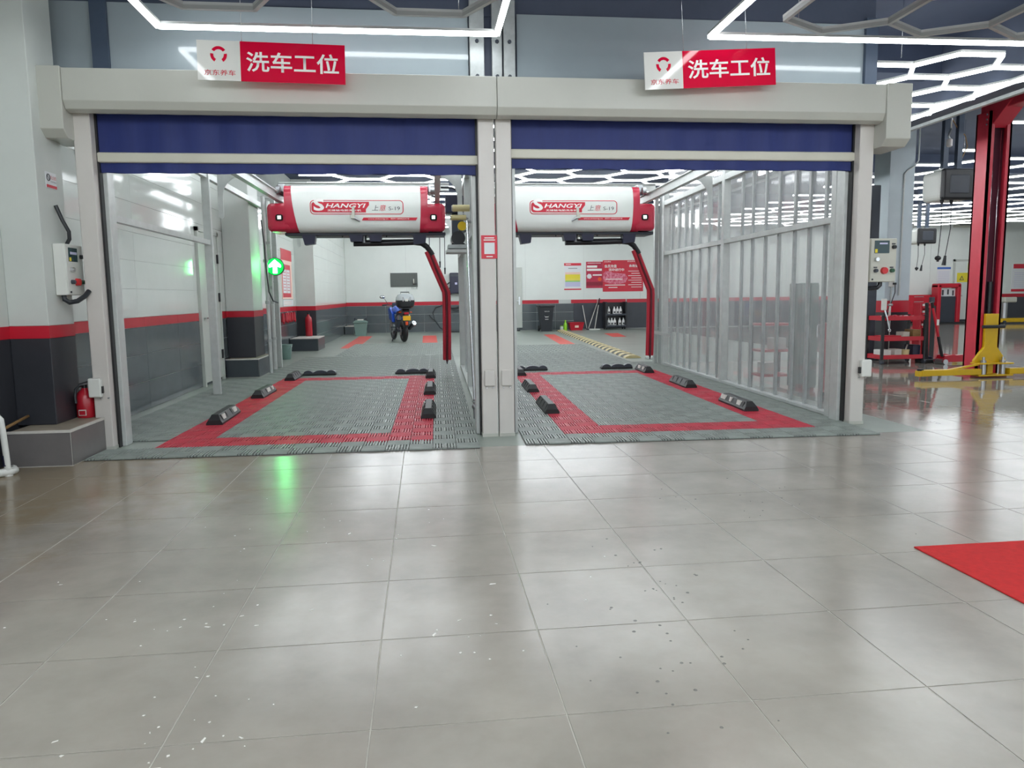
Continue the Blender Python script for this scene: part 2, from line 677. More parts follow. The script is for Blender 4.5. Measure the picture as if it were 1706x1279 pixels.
# ------------------------------------------------------------------ floor
TX, TY, TW, TD = -0.785, 2.14, 0.595, 0.597
floor = struct(M().box(-4.0, 26, -9, 28.3, -0.12, -0.0025).build('floor', 'grout'))
g = 0.0022
tm = M()
rings = []
for z, ins in ((-0.0015, 0), (-0.0008, 0), (0.0, 0.0012)):
    rings.append([(g + ins, g + ins, z), (TW - g - ins, g + ins, z), (TW - g - ins, TD - g - ins, z), (g + ins, TD - g - ins, z)])
tm.loft(rings, smooth=False)
tile_me = bpy.data.meshes.new('floor_tile')
tm.bm.to_mesh(tile_me)
tm.bm.free()
tile_me.materials.append(MATS['tile'])
def add_tile(i, j):
    place('floor_tile', tile_me, floor, (TX + i * TW, TY + j * TD, 0))
for j in range(-3, 7):
    y0 = TY + j * TD
    for i in range(-5, 14):
        x0 = TX + i * TW
        if x0 < -3.8 or x0 > 0.86 * (y0 + TD) + 0.5 or x0 + TW < -0.58 * (y0 + TD) - 0.5:
            continue
        add_tile(i, j)
for j in range(7, 13):
    y0 = TY + j * TD
    for i in range(9, 24):
        if TX + i * TW > 0.86 * (y0 + TD) + 0.4:
            continue
        add_tile(i, j)
yh = TY + 13 * TD
xh = TX + 9 * TW
struct(M().box(xh, 26, yh, 13.6, -0.0024, 0.0).box(8.4, 26, 13.6, 28.3, -0.0024, 0.0).build('floor_hall', 'tile_far'))
struct(M().box(xh, 8.4, 13.6, 28.3, -0.0024, 0.0).build('floor_rear', 'bay_floor'))
struct(M().box(-3.5, xh, TY + 7 * TD, 28.3, -0.0024, 0.0).build('floor_bay', 'bay_floor'))

# paint flecks and grit on the tiles
fl = M()
for _ in range(110):
    a = random.choice(((-0.9, 3.0, .5, .7), (-0.75, 2.2, .35, .5), (-1.2, 4.0, .5, .9), (-.4, 4.2, .6, .8), (.1, 2.7, .4, .4), (-1.1, 1.95, .3, .2), (0.5, 3.4, 1.6, 1.4)))
    x, y = random.gauss(a[0], a[2] * .5), random.gauss(a[1], a[3] * .5)
    s = random.uniform(.0015, .005)
    ang = random.uniform(0, PI)
    l = s * random.choice((1, 1, 1, 3))
    c, sn = math.cos(ang), math.sin(ang)
    pts = [(x + (u * l * c - v * s * sn), y + (u * l * sn + v * s * c)) for u, v in ((-1, -1), (1, -.6), (1.2, .7), (-.5, 1))]
    fl.prism(pts, 'z', 0.0, 0.0012)
o = tag(fl.build('paint_flecks', 'dirt_white'), 'tiny white paint flecks scattered over the grey floor tiles', 'paint flecks')
o['kind'] = 'stuff'
dr = M()
for _ in range(70):
    a = random.choice(((0.75, 2.55, .3, .35), (0.85, 2.3, .25, .25), (1.0, 3.3, .25, .5), (1.9, 4.3, .5, .6), (.95, 3.0, .2, .3)))
    x, y = random.gauss(a[0], a[2] * .6), random.gauss(a[1], a[3] * .6)
    s = random.uniform(.003, .008)
    dr.lathe([(s, 0), (s * .8, .0012), (s * .2, .002)], (x, y, 0), 7)
o = tag(dr.build('water_drops', 'droplet'), 'small water drops spilled on the floor tiles', 'water drops')
o['kind'] = 'stuff'

# ------------------------------------------------------------------ walls
ROWS = [(0.005, 0.335), (0.34, 0.655), (0.66, 0.975)]
WHITE = [(1.095, 1.415), (1.42, 1.735), (1.74, 2.055), (2.06, 2.395), (2.40, 2.715), (2.72, 3.035), (3.04, 3.36), (3.365, 4.28)]

def side_wall(name, X, y0, y1, step, skip=None):
    w = struct(M().box(X - 0.2, X - 0.008, y0, y1, 0, CEIL).build(name, 'pale_joint'))
    n = max(1, round((y1 - y0) / step))
    L = (y1 - y0) / n
    for k in range(n):
        a, b = y0 + k * L + 0.002, y0 + (k + 1) * L - 0.002
        for (z0, z1) in ROWS:
            if skip and a < skip[1] and b > skip[0]:
                continue
            M().box(X - 0.012, X, a, b, z0, z1, 0.0015).build('wall_tile', 'slate_tile', w)
        M().box(X - 0.012, X + 0.001, a, b, 0.98, 1.09).build('red_band_tile', 'band_red', w)
    n2 = max(1, round((y1 - y0) / (step * 2)))
    L = (y1 - y0) / n2
    for k in range(n2):
        a, b = y0 + k * L + 0.0012, y0 + (k + 1) * L - 0.0012
        for (z0, z1) in WHITE:
            M().box(X - 0.012, X, a, b, z0 - 0.0015, z1 + 0.0015, 0.001).build('wall_panel', 'white_panel', w)
    return w

XL = -3.27
side_wall('wall_left', XL, 6.95, 20.08, 1.19)
wb = side_wall('wall_left', -2.78, 20.1, YB, 1.31)
M().box(-3.28, -2.78, 20.05, 20.1, 0, 0.98).build('end_panel', 'dark_paint', wb)
M().box(-3.28, -2.779, 20.04, 20.1, 0.98, 1.09).build('end_band', 'band_red', wb)
M().box(-3.28, -2.78, 20.05, 20.1, 1.09, CEIL).build('end_panel', 'column_white', wb)
wf = struct(M().box(-3.6, -3.30, 0.5, 6.96, 1.09, CEIL).build('wall_front', 'column_white'))
M().box(-3.6, -3.298, 0.5, 6.96, 0.99, 1.09).build('red_band', 'band_red', wf)
M().box(-3.6, -3.30, 0.5, 6.96, 0.0, 0.99).build('dark_dado', 'dark_paint', wf)

# back wall: tiles below on the bay side, plain paint further right
wk = struct(M().box(-3.0, 26, YB + 0.01, YB + 0.25, 0, CEIL).build('wall_back', 'pale_joint'))
x = -2.78
while x < 5.0:
    for (z0, z1) in ROWS:
        if 3.0 < x < 3.4 and True:
            pass
        M().box(x + .004, x + .696, YB, YB + 0.012, z0 + .004, z1 - .002, 0.0015).build('wall_tile', 'slate_tile', wk)
    x += 0.7
M().box(x, 26, YB, YB + 0.012, 0.02, 0.985).build('dark_dado', 'slate_paint', wk)
for a, b in ((-2.78, 5.05), (5.52, 6.52), (6.55, 7.63), (7.67, 26)):
    M().box(a, b, YB - 0.002, YB + 0.012, 0.985, 1.115).build('red_band', 'band_red', wk)
M().box(5.05, 5.52, YB - 0.001, YB + 0.012, 0.985, 1.115).build('band_patch', 'column_white', wk)
xx = -2.78
for nx in (-2.78, -.6, 1.6, 3.8, 6.0, 8.2, 11, 14, 17, 20, 23, 26)[1:]:
    M().box(xx + .004, nx - .004, YB, YB + .012, 1.12, CEIL - .02).build('wall_panel', 'back_white', wk)
    xx = nx
struct(M().box(26, 26.2, 0, 28.2, 0, CEIL).build('wall_right', 'back_white'))
struct(M().box(-4.0, 26.2, -9, 28.3, CEIL, CEIL + 0.15).build('ceiling', 'ceiling_paint'))
# ceiling beams
for i, (x0, x1, y0, y1, z0) in enumerate(((-3.6, 26, 9.0, 9.35, 3.95), (-3.6, 26, 16.0, 16.4, 3.9), (-3.6, 26, 22.5, 22.9, 3.9), (-3.6, 26, 3.6, 3.95, 3.95))):
    struct(M().box(x0, x1, y0, y1, z0, CEIL).build('trim_%d' % (i + 1), 'ceiling_paint'))

# bulkhead over the shutters: glossy fascia, dark band above
fs = struct(M().box(-3.3, 4.36, 7.06, 7.14, 3.78, CEIL).build('wall_bulkhead', 'duct_paint'))
for a, b in ((-3.3, -2.62), (-2.6, 0.46), (0.9, 4.24)):
    M().box(a, b, 7.04, 7.07, 2.95, 3.80, .002).build('fascia_panel', 'fascia', fs)
M().box(-3.3, 4.36, 7.07, 7.12, 2.95, 3.8).build('backing', 'duct_paint', fs)
M().box(4.24, 4.36, 7.0, 7.07, 2.9, 3.85).build('edge_post', 'steel_blue', fs)
M().box(-2.73, -2.6, 7.0, 7.05, 2.95, 3.85).build('edge_post', 'steel_blue', fs)
for a, b in ((0.47, .60), (.67, .76), (.775, .88)):
    M().box(a, b, 6.985, 7.05, 2.95, 3.9, .004).build('edge_post', 'galv', fs)
    for z in (3.24, 3.54):
        M().cyl(((a + b) / 2, 6.97, z), ((a + b) / 2, 6.986, z), .018, n=6).build('bolt', 'charcoal', fs)

# ------------------------------------------------------------------ hexagon LED lights
ZL = 3.5
def tube_mesh(name, L, lit, w=0.034):
    m = M()
    m.box(-L / 2, L / 2, -w / 2, w / 2, 0, 0.03, mi=0)
    m.box(-L / 2, L / 2, -w / 2 - .003, w / 2 + .003, 0.0302, 0.052, mi=1)
    me = bpy.data.meshes.new(name)
    m.bm.to_mesh(me)
    m.bm.free()
    me.materials.append(MATS['led' if lit else 'led_off'])
    me.materials.append(MATS['led_housing'])
    return me

def hex_edges(region, s, flat, origin):
    x0, x1, y0, y1 = region
    E = {}
    W = 1.5 * s
    Hh = math.sqrt(3) * s
    R = 40
    for i in range(-R, R):
        for j in range(-R, R):
            if flat:
                cx, cy = origin[0] + i * W, origin[1] + (j + 0.5 * (i % 2)) * Hh
            else:
                cy, cx = origin[1] + i * W, origin[0] + (j + 0.5 * (i % 2)) * Hh
            if not (x0 - 2 * s < cx < x1 + 2 * s and y0 - 2 * s < cy < y1 + 2 * s):
                continue
            P = []
            for k in range(6):
                a = k * PI / 3 + (0 if flat else PI / 6)
                P.append((round(cx + s * math.cos(a), 3), round(cy + s * math.sin(a), 3)))
            for k in range(6):
                p, q = P[k], P[(k + 1) % 6]
                mx, my = (p[0] + q[0]) / 2, (p[1] + q[1]) / 2
                if x0 <= mx <= x1 and y0 <= my <= y1:
                    key = (round(mx, 1), round(my, 1))
                    E.setdefault(key, (p, q))
    return list(E.values())

def lamp_array(label, group, region, s, flat, origin, lit, z=ZL, border=None, border_lit=True, stuff=False):
    x0, x1, y0, y1 = region
    t = thing('hexagon_light', label, 'ceiling light', ((x0 + x1) / 2, (y0 + y1) / 2, z), 0, group)
    cx, cy = (x0 + x1) / 2, (y0 + y1) / 2
    me = tube_mesh('light_tube', s + .012, lit)
    ed = hex_edges(region, s, flat, origin)
    for p, q in ed:
        a = math.atan2(q[1] - p[1], q[0] - p[0])
        place('light_tube', me, t, ((p[0] + q[0]) / 2 - cx, (p[1] + q[1]) / 2 - cy, 0.004), (0, 0, a))
    if border:
        for (p, q) in border:
            L = math.hypot(q[0] - p[0], q[1] - p[1])
            n = max(1, round(L / 1.4))
            bm_ = tube_mesh('border_tube', L / n, border_lit, 0.042)
            a = math.atan2(q[1] - p[1], q[0] - p[0])
            for k in range(n):
                f = (k + .5) / n
                place('border_tube', bm_, t, (p[0] + (q[0] - p[0]) * f - cx, p[1] + (q[1] - p[1]) * f - cy, 0), (0, 0, a))
    for ax in (x0 + .3, x1 - .3):
        for ay in (y0 + .3, y1 - .3):
            M().cyl((ax - cx, ay - cy, .04), (ax - cx, ay - cy, CEIL - z), .0025, n=5).build('suspension_wire', 'chrome', t, local=True)
    return t

lamp_array('hexagon light grid with bright border above the left hanging sign', 'hexagon ceiling lights', (-2.06, .64, 3.3, 6.55), .54, True, (-1.51, 5.85), False,
           border=[((-2.1, 6.75), (.69, 6.72)), ((-2.1, 6.75), (-2.1, 3.2)), ((.69, 6.72), (.69, 3.2)), ((-2.1, 3.2), (.69, 3.2))])
lamp_array('hexagon light grid with bright border above the right hanging sign', 'hexagon ceiling lights', (2.9, 6.2, 3.3, 6.6), .53, False, (3.49, 5.93), False,
           border=[((2.56, 6.64), (6.3, 6.58)), ((2.56, 6.64), (2.56, 3.2)), ((6.3, 6.58), (6.3, 3.2)), ((2.56, 3.2), (6.3, 3.2))])
lamp_array('bright white honeycomb lights between the wash bay and the red lift', 'hexagon ceiling lights', (4.4, 6.42, 6.85, 13.2), .44, True, (5.38, 7.31), True,
           border=[((6.42, 6.7), (6.42, 14.0))])
lamp_array('lit honeycomb lights hanging above the two wash machines', 'hexagon ceiling lights', (-2.5, 3.9, 7.6, 12.9), .5, True, (-1.0, 8.2), True, z=3.62)
lamp_array('lit honeycomb lights over the floor behind the wash machines', 'hexagon ceiling lights', (-2.1, 6.2, 13.9, 26.8), .6, True, (1.6, 14.6), True, z=3.62)
lamp_array('lit honeycomb lights deep in the workshop beyond the red lift', 'hexagon ceiling lights', (9.4, 21.5, 12.5, 26.8), .85, True, (9.8, 13.3), True, z=3.7)
lamp_array('lit honeycomb lights over the tiled forecourt, close to the bordered grids', 'hexagon ceiling lights', (-2.4, 6.4, -.6, 3.0), .45, True, (0, 0), True, z=3.62)
lamp_array('lit honeycomb lights over the tiled forecourt, far out from the bays', 'hexagon ceiling lights', (-2.4, 6.4, -7.5, -1.0), .6, True, (0, 0), True, z=3.62)
lamp_array('lit honeycomb lights over the workshop aisle beside the red lift', 'hexagon ceiling lights', (8.9, 15, 6.4, 11.8), .7, True, (9.4, 7.3), True, z=3.95)

# dark service duct beside the honeycomb lights
t = thing('ceiling_duct', 'dark steel duct running under the ceiling beside the honeycomb lights', 'duct', (6.65, 10, 3.52))
M().box(6.46, 6.86, 6.0, 20, 3.54, CEIL).build('casing', 'duct_paint', t)
M().box(6.8, 6.86, 6.0, 20, 3.5, 3.54).build('edge_strip', 'galv', t)

# ------------------------------------------------------------------ pillars and plinths
def pillar(label, x0, x1, y0, y1, zb, top=CEIL, zr=(0.99, 1.09), low='dark_paint', shaft='column_white'):
    t = thing('pillar', label, 'pillar', ((x0 + x1) / 2, (y0 + y1) / 2, zb))
    M().box(x0, x1, y0, y1, zr[1], top, .004).build('white_shaft', shaft, t)
    M().box(x0 - .001, x1 + .001, y0 - .001, y1 + .001, zr[0], zr[1]).build('red_band', 'band_red', t)
    M().box(x0, x1, y0, y1, zb, zr[0], .004).build('dark_base', low, t)
    return t
pillar('white pillar with red band and dark base on the plinth by the left shutter', -3.3, -3.0, 6.45, 6.9, 0.286)
pillar('white pillar on a dark plinth beside the grey wall door', -3.265, -2.82, 13.02, 13.75, 0.312)
pillar('pale blue-white pillar behind the red tool trolley', 8.72, 9.22, 13.45, 13.95, 0.0, zr=(.88, 1.1), shaft='pillar_blue')

def plinth(label, x0, x1, y0, y1, z, face, top):
    t = thing('plinth', label, 'plinth', ((x0 + x1) / 2, (y0 + y1) / 2, 0))
    M().box(x0 + .006, x1 - .006, y0 + .006, y1, 0, z - .012).build('core', 'trim_white', t)
    M().box(x0 + .008, x1 - .008, y0, y0 + .01, .008, z - .02).build('face_tile', face, t)
    M().box(x1 - .01, x1, y0 + .008, y1 - .004, .008, z - .02).build('face_tile', face, t)
    M().box(x0, x0 + .01, y0 + .008, y1 - .004, .008, z - .02).build('face_tile', face, t)
    M().box(x0 + .02, x1 - .02, y0 + .02, y1, z - .012, z).build('top_slab', top, t)
    M().box(x0, x1, y0 - .001, y0 + .02, z - .018, z + .001).build('edge_trim', 'trim_white', t)
    M().box(x1 - .02, x1 + .001, y0 + .02, y1, z - .018, z + .001).build('edge_trim', 'trim_white', t)
    return t
fp_ = plinth('grey tiled plinth with white edges beside the left shutter post', -3.23, -2.76, 6.14, 6.766, .285, 'plinth_grey', 'plinth_top')
M().box(-3.23, -2.845, 6.766, 6.93, 0, .285).build('rear_block', 'plinth_top', fp_)
plinth('dark tiled plinth under the pillar by the wall door', -3.25, -2.72, 12.75, 13.85, .31, 'plinth_dark', 'plinth_top')
plinth('dark tiled plinth carrying a fire extinguisher near the poster wall', -3.25, -2.58, 18.8, 20.03, .32, 'plinth_dark', 'trim_white')
plinth('small tiled plinth in the corner beside the green bin', -2.76, -2.45, 26.9, 27.8, .3, 'slate_tile', 'trim_white')

# ------------------------------------------------------------------ high speed shutters
def shutter(label, xa, xb, zc_bar, zc_bot, posts, side, head):
    t = thing('roller_shutter', label, 'roller shutter', ((xa + xb) / 2, DOOR_Y, 0))
    Y = DOOR_Y
    for (a, b, plate_dx) in posts:
        p = M().box(a, b, Y - .03, Y + .1, 0.0, 2.86, .006).build('post', 'post_white', t)
        pc = (a + b) / 2 + plate_dx
        if plate_dx == 0: M().box(pc - .048, pc + .048, Y - .052, Y - .03, .468, .615, .006).build('access_cover', 'post_white', p)
        for sx in (-.03, .03):
            M().cyl((pc + sx, Y - .055, .455), (pc + sx, Y - .03, .455), .006, n=8).build('screw', 'chrome', p)
        M().box(a - .004, b + .004, Y - .036, Y + .1, 0.0, .03).build('foot_plate', 'ivory_steel', p)
    # guide channels and brush seals inside the posts
    ia, ib = posts[0][1], posts[1][0]
    for s, e in ((1, ia), (-1, ib)):
        M().box(e - s * .002, e + s * .016, Y + .06, Y + .12, 0.0, 2.84).build('brush_seal', 'black_rubber', t)
        M().box(e + s * .0, e + s * .05, Y + .12, Y + .26, 0.0, 2.84, .004).build('guide_channel', 'galv_light', t)
    # header cover with chamfered lower edge
    h0, h1 = head
    prof = [(6.60, 3.135), (6.60, 2.885), (6.635, 2.825), (6.70, 2.805), (6.77, 2.845), (7.0, 2.845), (7.03, 3.135)]
    M().prism(prof, 'x', h0, h1, .003).build('header_cover', 'ivory_steel', t)
    M().box(h0 + .02, h1 - .02, 6.74, 6.86, 2.842, 2.865).build('header_lip', 'galv_light', t)
    s0, s1 = side
    sp = [(6.585, 3.145), (6.585, 2.66), (6.66, 2.60), (7.03, 2.60), (7.03, 3.145)]
    sc = M().prism(sp, 'x', s0, s1, .004).build('drive_cover', 'ivory_steel', t)
    cx0, cx1 = ia - .01, ib + .01
    # curtain with slight ripples
    cm = M()
    n = 60
    ra, rb = [], []
    for k in range(n + 1):
        u = cx0 + (cx1 - cx0) * k / n
        w = .006 * math.sin(k * 1.1) + .004 * math.sin(k * .43)
        ra.append((u, Y + .085 + w))
        rb.append((u, Y + .091 + w))
    outline = ra + rb[::-1]
    cm.loft([[(p[0], p[1], zc_bar + .03) for p in outline], [(p[0], p[1], 2.86) for p in outline]])
    cm.build('curtain', 'curtain', t)
    M().box(cx0 + .012, cx1 - .004, Y + .055, Y + .11, zc_bar - .04, zc_bar + .042, .008).build('stiffener_bar', 'ivory_bar', t)
    cm = M()
    cm.loft([[(p[0], p[1] + (.012 if i % 7 < 3 else 0), zc_bot + .006 * math.sin(i * .9)) for i, p in enumerate(outline)], [(p[0], p[1], zc_bar - .035) for p in outline]])
    cm.build('bottom_skirt', 'curtain', t)
    return t
shutter('blue roller shutter, half open, over the bay with the motorcycle', -2.84, .65, 2.485, 2.362,
        [(-2.835, -2.70, .03), (.512, .652, 0)], (-3.02, -2.826), (-2.824, .668))
shutter('blue roller shutter, half open, over the bay with the speed hump', .66, 4.22, 2.545, 2.42,
        [(.668, .806, 0), (4.08, 4.218, .04)], (4.215, 4.455), (.672, 4.213))
# gate-post sensor boxes standing proud of the outer posts
for a, nm in ((-2.80, 'left shutter post'), (4.21, 'right shutter post')):
    t = thing('sensor_box', 'white sensor box on the side of the %s' % ('post by the plinth' if a < 0 else 'post by the tool trolley'), 'sensor box', (a, DOOR_Y - .06, .47))
    M().box(a - .055, a + .05, DOOR_Y - .085, DOOR_Y - .0325, .465, .63, .012, 2).build('case', 'box_white', t)
    M().box(a + (.052 if a < 0 else -.07), a + (.06 if a < 0 else -.056), DOOR_Y - .075, DOOR_Y - .045, .50, .56).build('lens', 'black_plastic', t)

# ------------------------------------------------------------------ hanging signs
def hanging_sign(label, cx, cz, w, h, roll, Y=6.45):
    t = thing('hanging_sign', label, 'sign', (cx, Y, cz), 0, None, ry=-roll)
    # local frame: x right, z up, faces -y
    x0, x1, z0, z1 = -w / 2, w / 2, -h / 2, h / 2
    xd = x0 + w * .288
    M().box(x0, xd, -.006, .006, z0, z1).build('white_panel', 'sign_white', t, True)
    M().box(xd, x1, -.006, .006, z0, z1).build('red_panel', 'sign_red', t, True)
    text('洗车工位', 'lettering', 'print_white', t, xd + .045, x1 - .05, z0 + .075, z1 - .075, -.0075, local=True, weight=.016)
    # round emblem reduced to its plain ring
    ring = M()
    cxr, czr, R0, R1 = (x0 + xd) / 2, .045, .064, .040
    for a0, a1 in ((35, 145), (172, 238), (302, 368)):
        n = 14
        A = [(cxr + R0 * math.cos(math.radians(a0 + (a1 - a0) * k / n)), czr + R0 * math.sin(math.radians(a0 + (a1 - a0) * k / n))) for k in range(n + 1)]
        B = [(cxr + R1 * math.cos(math.radians(a0 + (a1 - a0) * k / n)), czr + R1 * math.sin(math.radians(a0 + (a1 - a0) * k / n))) for k in range(n + 1)]
        ring.prism(A + B[::-1], 'y', -.0078, -.006)
    ring.build('ring_emblem', 'sign_red', t, True)
    text('京东养车', 'lettering', 'print_red', t, x0 + .05, xd - .04, z0 + .038, z0 + .082, -.0075, local=True, weight=.008)
    for sx in (x0 + w * .3, x1 - w * .22):
        M().cyl((sx, 0, z1 - .004), (sx, 0, CEIL - cz - .02), .002, n=5).build('wire', 'chrome', t, True)
    return t
hanging_sign('level red and white sign hanging over the left shutter', -1.153, 3.162, 1.15, .305, math.radians(-.8))
hanging_sign('tilted red and white sign hanging over the right shutter', 2.495, 3.19, 1.165, .305, math.radians(3.2))

# ------------------------------------------------------------------ floor grating mats
def grate_mesh(name, material, T=0.4):
    m = M()
    h0, h1 = .004, .0165
    e = .0005
    m.box(e, T - e, e, T - e, 0.0005, h0, mi=1)  # base plate, its darker colour stands in for shade in the slat gaps
    q = T / 2
    n = 8
    for a in range(2):
        for c in range(2):
            X0, Y0 = a * q, c * q
            for k in range(n):
                s = (k + .22) * q / n
                w = q / n * .5
                if (a + c) % 2 == 0:
                    m.box(X0 + s, X0 + s + w, Y0 + .003, Y0 + q - .003, h0, h1)
                else:
                    m.box(X0 + .003, X0 + q - .003, Y0 + s, Y0 + s + w, h0, h1)
            m.box(X0 + e, X0 + q - e, Y0 + q / 2 - .004, Y0 + q / 2 + .004, h0, h1 - .003)
            m.box(X0 + q / 2 - .004, X0 + q / 2 + .004, Y0 + e, Y0 + q - e, h0, h1 - .003)
    me = bpy.data.meshes.new(name)
    m.bm.to_mesh(me)
    m.bm.free()
    me.materials.append(MATS[material])
    me.materials.append(MATS['gap_shade_red' if 'red' in material else 'gap_shade'])
    return me
GG = grate_mesh('grate_tile', 'grid_grey')
GR = grate_mesh('grate_tile', 'grid_red')
def far_mat_mesh(w, l):
    m = M()
    nx, ny = int(w / .1), int(l / .1)
    m.box(0, w, 0, l, .0005, .006)
    for i in range(nx):
        for j in range(ny):
            if (i // 2 + j // 2) % 2 == 0:
                m.box(i * .1 + .03, i * .1 + .07, j * .1 + .005, j * .1 + .095, .006, .014)
            else:
                m.box(i * .1 + .005, i * .1 + .095, j * .1 + .03, j * .1 + .07, .006, .014)
    return m
def grating(label, x0, cols, redcols, K, skipfn, rows=25, far=None):
    t = thing('grating_mat', label, 'floor mat', (x0, 6.7, 0), -math.atan(K))
    for r in range(-1, rows):
        for c in cols:
            if skipfn(c, r):
                continue
            red = (redcols[0] <= c <= redcols[1] and 0 <= r <= 13) and (c in redcols or r in (0, 13))
            place('grate_tile', GR if red else GG, t, (c * .4, r * .4, 0))
    if far:
        o = far_mat_mesh((len(cols) - (2.5 if cols[0] == -2 else 1)) * .4, far).build('far_grating', 'grid_grey', t, True)
        o.location = (.2 if cols[0] == -2 else cols[0] * .4, rows * .4, 0)
        o['kind'] = 'stuff'
    return t
grating('grey grating mat with a red rectangle in front of the motorcycle', -2.345, list(range(-2, 7)), (0, 5), KL, lambda c, r: (c == -2 and r < 1) or (c == -1 and r == 0) or (c == -2 and 13 < r < 20) or (c == -2 and r >= 20), rows=25, far=4.6)
grating('grey grating mat with a red rectangle in front of the speed hump', 1.26, list(range(-1, 7)), (0, 5), KR, lambda c, r: c == 6 and r >= 18, rows=25, far=2.8)
# red parking marks painted on the floor at the rear
for lab, pts in (('red painted floor mark beside the green bin', [(-2.15, 19.6), (-1.72, 19.6), (-1.72, 25.6), (-2.15, 25.6)]),
                 ('red painted floor mark on the hose side of the motorcycle', [(-.06, 19.5), (.36, 19.5), (.40, 25.3), (-.04, 25.3)]),
                 ('red painted floor mark by the black wheelie bin', [(3.55, 19.4), (3.95, 19.4), (4.3, 24.6), (3.93, 24.6)]),
                 ('red painted floor mark in front of the mops', [(5.72, 22.4), (6.15, 22.4), (6.45, 24.6), (5.98, 24.6)])):
    tag(M().prism(pts, 'z', .0006, .0022 if 'mops' in lab or 'wheelie' in lab or 1 else .0022).build('floor_marking', 'floor_red'), lab, 'floor marking')

# ------------------------------------------------------------------ rubber wheel stops
def wheel_stop_parts(t, L, w, h, patches, zoff=0.0):
    """long axis along local y"""
    b = w * .5
    tp = w * .2
    rings = []
    for y, sc_, hh in ((-L / 2, 1, .35), (-L / 2 + .06, 1, 1), (L / 2 - .06, 1, 1), (L / 2, 1, .35)):
        rings.append([(-b, y, 0), (b, y, 0), (b, y, h * .18), (b - (b - tp) * hh, y, h * .18 + h * .82 * hh), (-b + (b - tp) * hh, y, h * .18 + h * .82 * hh), (-b, y, h * .18)])
    M().loft(rings, smooth=False).build('body', 'black_rubber', t, True)
    n = 4
    for k in range(n):
        y = -L / 2 + .1 + (L - .2) * k / (n - 1)
        for s in (-1, 1):
            m = M()
            # raised grip rib on the sloping flank
            m.bar((s * (b - .012), y, h * .28), (s * (tp + .006), y, h * .93), .035, .012)
            m.build('rib', 'black_rubber', t, True)
    for (s, y, wd) in patches:
        m = M()
        m.bar((s * (b - .018), y, h * .40), (s * (tp + .016), y, h * .90), wd, .022)
        m.build('reflector_patch', 'dirt_white', t, True)
def low_stop(t, L):
    """low stop with three rounded humps, long axis along local x"""
    M().box(-L / 2, L / 2, -.07, .07, 0, .035, .01).build('body', 'black_rubber', t, True)
    for i, cx in enumerate((-L * .33, 0.02, L * .35)):
        w = .12 if i == 1 else .075
        rings = []
        for k in range(9):
            a = PI * k / 8
            rings.append([(cx - w * math.cos(a), -.06, .033 + .05 * math.sin(a)), (cx - w * math.cos(a), .06, .033 + .05 * math.sin(a)), (cx - w * math.cos(a), .06, .02), (cx - w * math.cos(a), -.06, .02)])
        M().loft(rings, smooth=False).build('hump', 'charcoal', t, True)
MZ = .0165
GS = 'rubber wheel stops on the red lines'
def wloc(x, y):
    return (x, y, MZ)
specs = [  # x, y, rz, L, patches, label
    (-2.15, 8.25, .02, .84, [(1, -.26, .10), (1, .24, .12)], 'black rubber wheel stop with two white patches on the wall side line'),
    (-2.14, 10.25, -.02, .78, [(1, .0, .16), (1, .24, .06)], 'black rubber wheel stop with one white patch, between two others on the wall side line'),
    (-2.09, 12.25, -.02, .66, [], 'plain black wheel stop at the far end of the wall side line'),
    (.03, 8.25, -.02, .84, [(-1, .2, .05)], 'black wheel stop nearest the ball valve pipe, on the divider side line'),
    (.06, 10.15, -.02, .78, [(-1, .2, .03)], 'middle black wheel stop on the red line beside the hanging red arm'),
    (.09, 12.1, -.02, .66, [], 'farthest black wheel stop on the red line beside the hanging red arm'),
    (1.36, 8.3, -.03, .84, [], 'black wheel stop nearest the twin centre posts, on the right bay line'),
    (1.42, 10.1, -.03, .78, [], 'middle black wheel stop on the right bay line beside the centre divider'),
    (1.53, 12.1, -.03, .66, [], 'farthest black wheel stop on the right bay line beside the centre divider'),
    (3.50, 8.05, -.06, .84, [(-1, .3, .14), (-1, .06, .05), (-1, -.2, .10)], 'black wheel stop with three scuffed white patches by the clear partition'),
    (3.58, 10.1, -.04, .78, [], 'black ribbed wheel stop halfway along the line by the clear partition'),
    (3.61, 12.05, -.04, .66, [(-1, .1, .14), (-1, -.15, .08)], 'black wheel stop with white patches at the far end by the clear partition'),
]
for (x, y, rz, L, pa, lab) in specs:
    t = thing('wheel_stop', lab, 'wheel stop', wloc(x, y), rz, GS)
    wheel_stop_parts(t, L, .16, .10, pa)
for (x, y, lab) in ((-1.74, 12.55, 'low three-humped wheel stop across the left bay, on the wall side'), (-.22, 12.45, 'low three-humped wheel stop across the left bay, on the divider side'),
                    (1.80, 12.47, 'low three-humped wheel stop across the right bay, on the divider side'), (3.27, 12.42, 'low three-humped wheel stop across the right bay, by the clear partition')):
    t = thing('low_wheel_stop', lab, 'wheel stop', wloc(x, y + .15), -.02, 'low wheel stops across the bays')
    low_stop(t, .55)

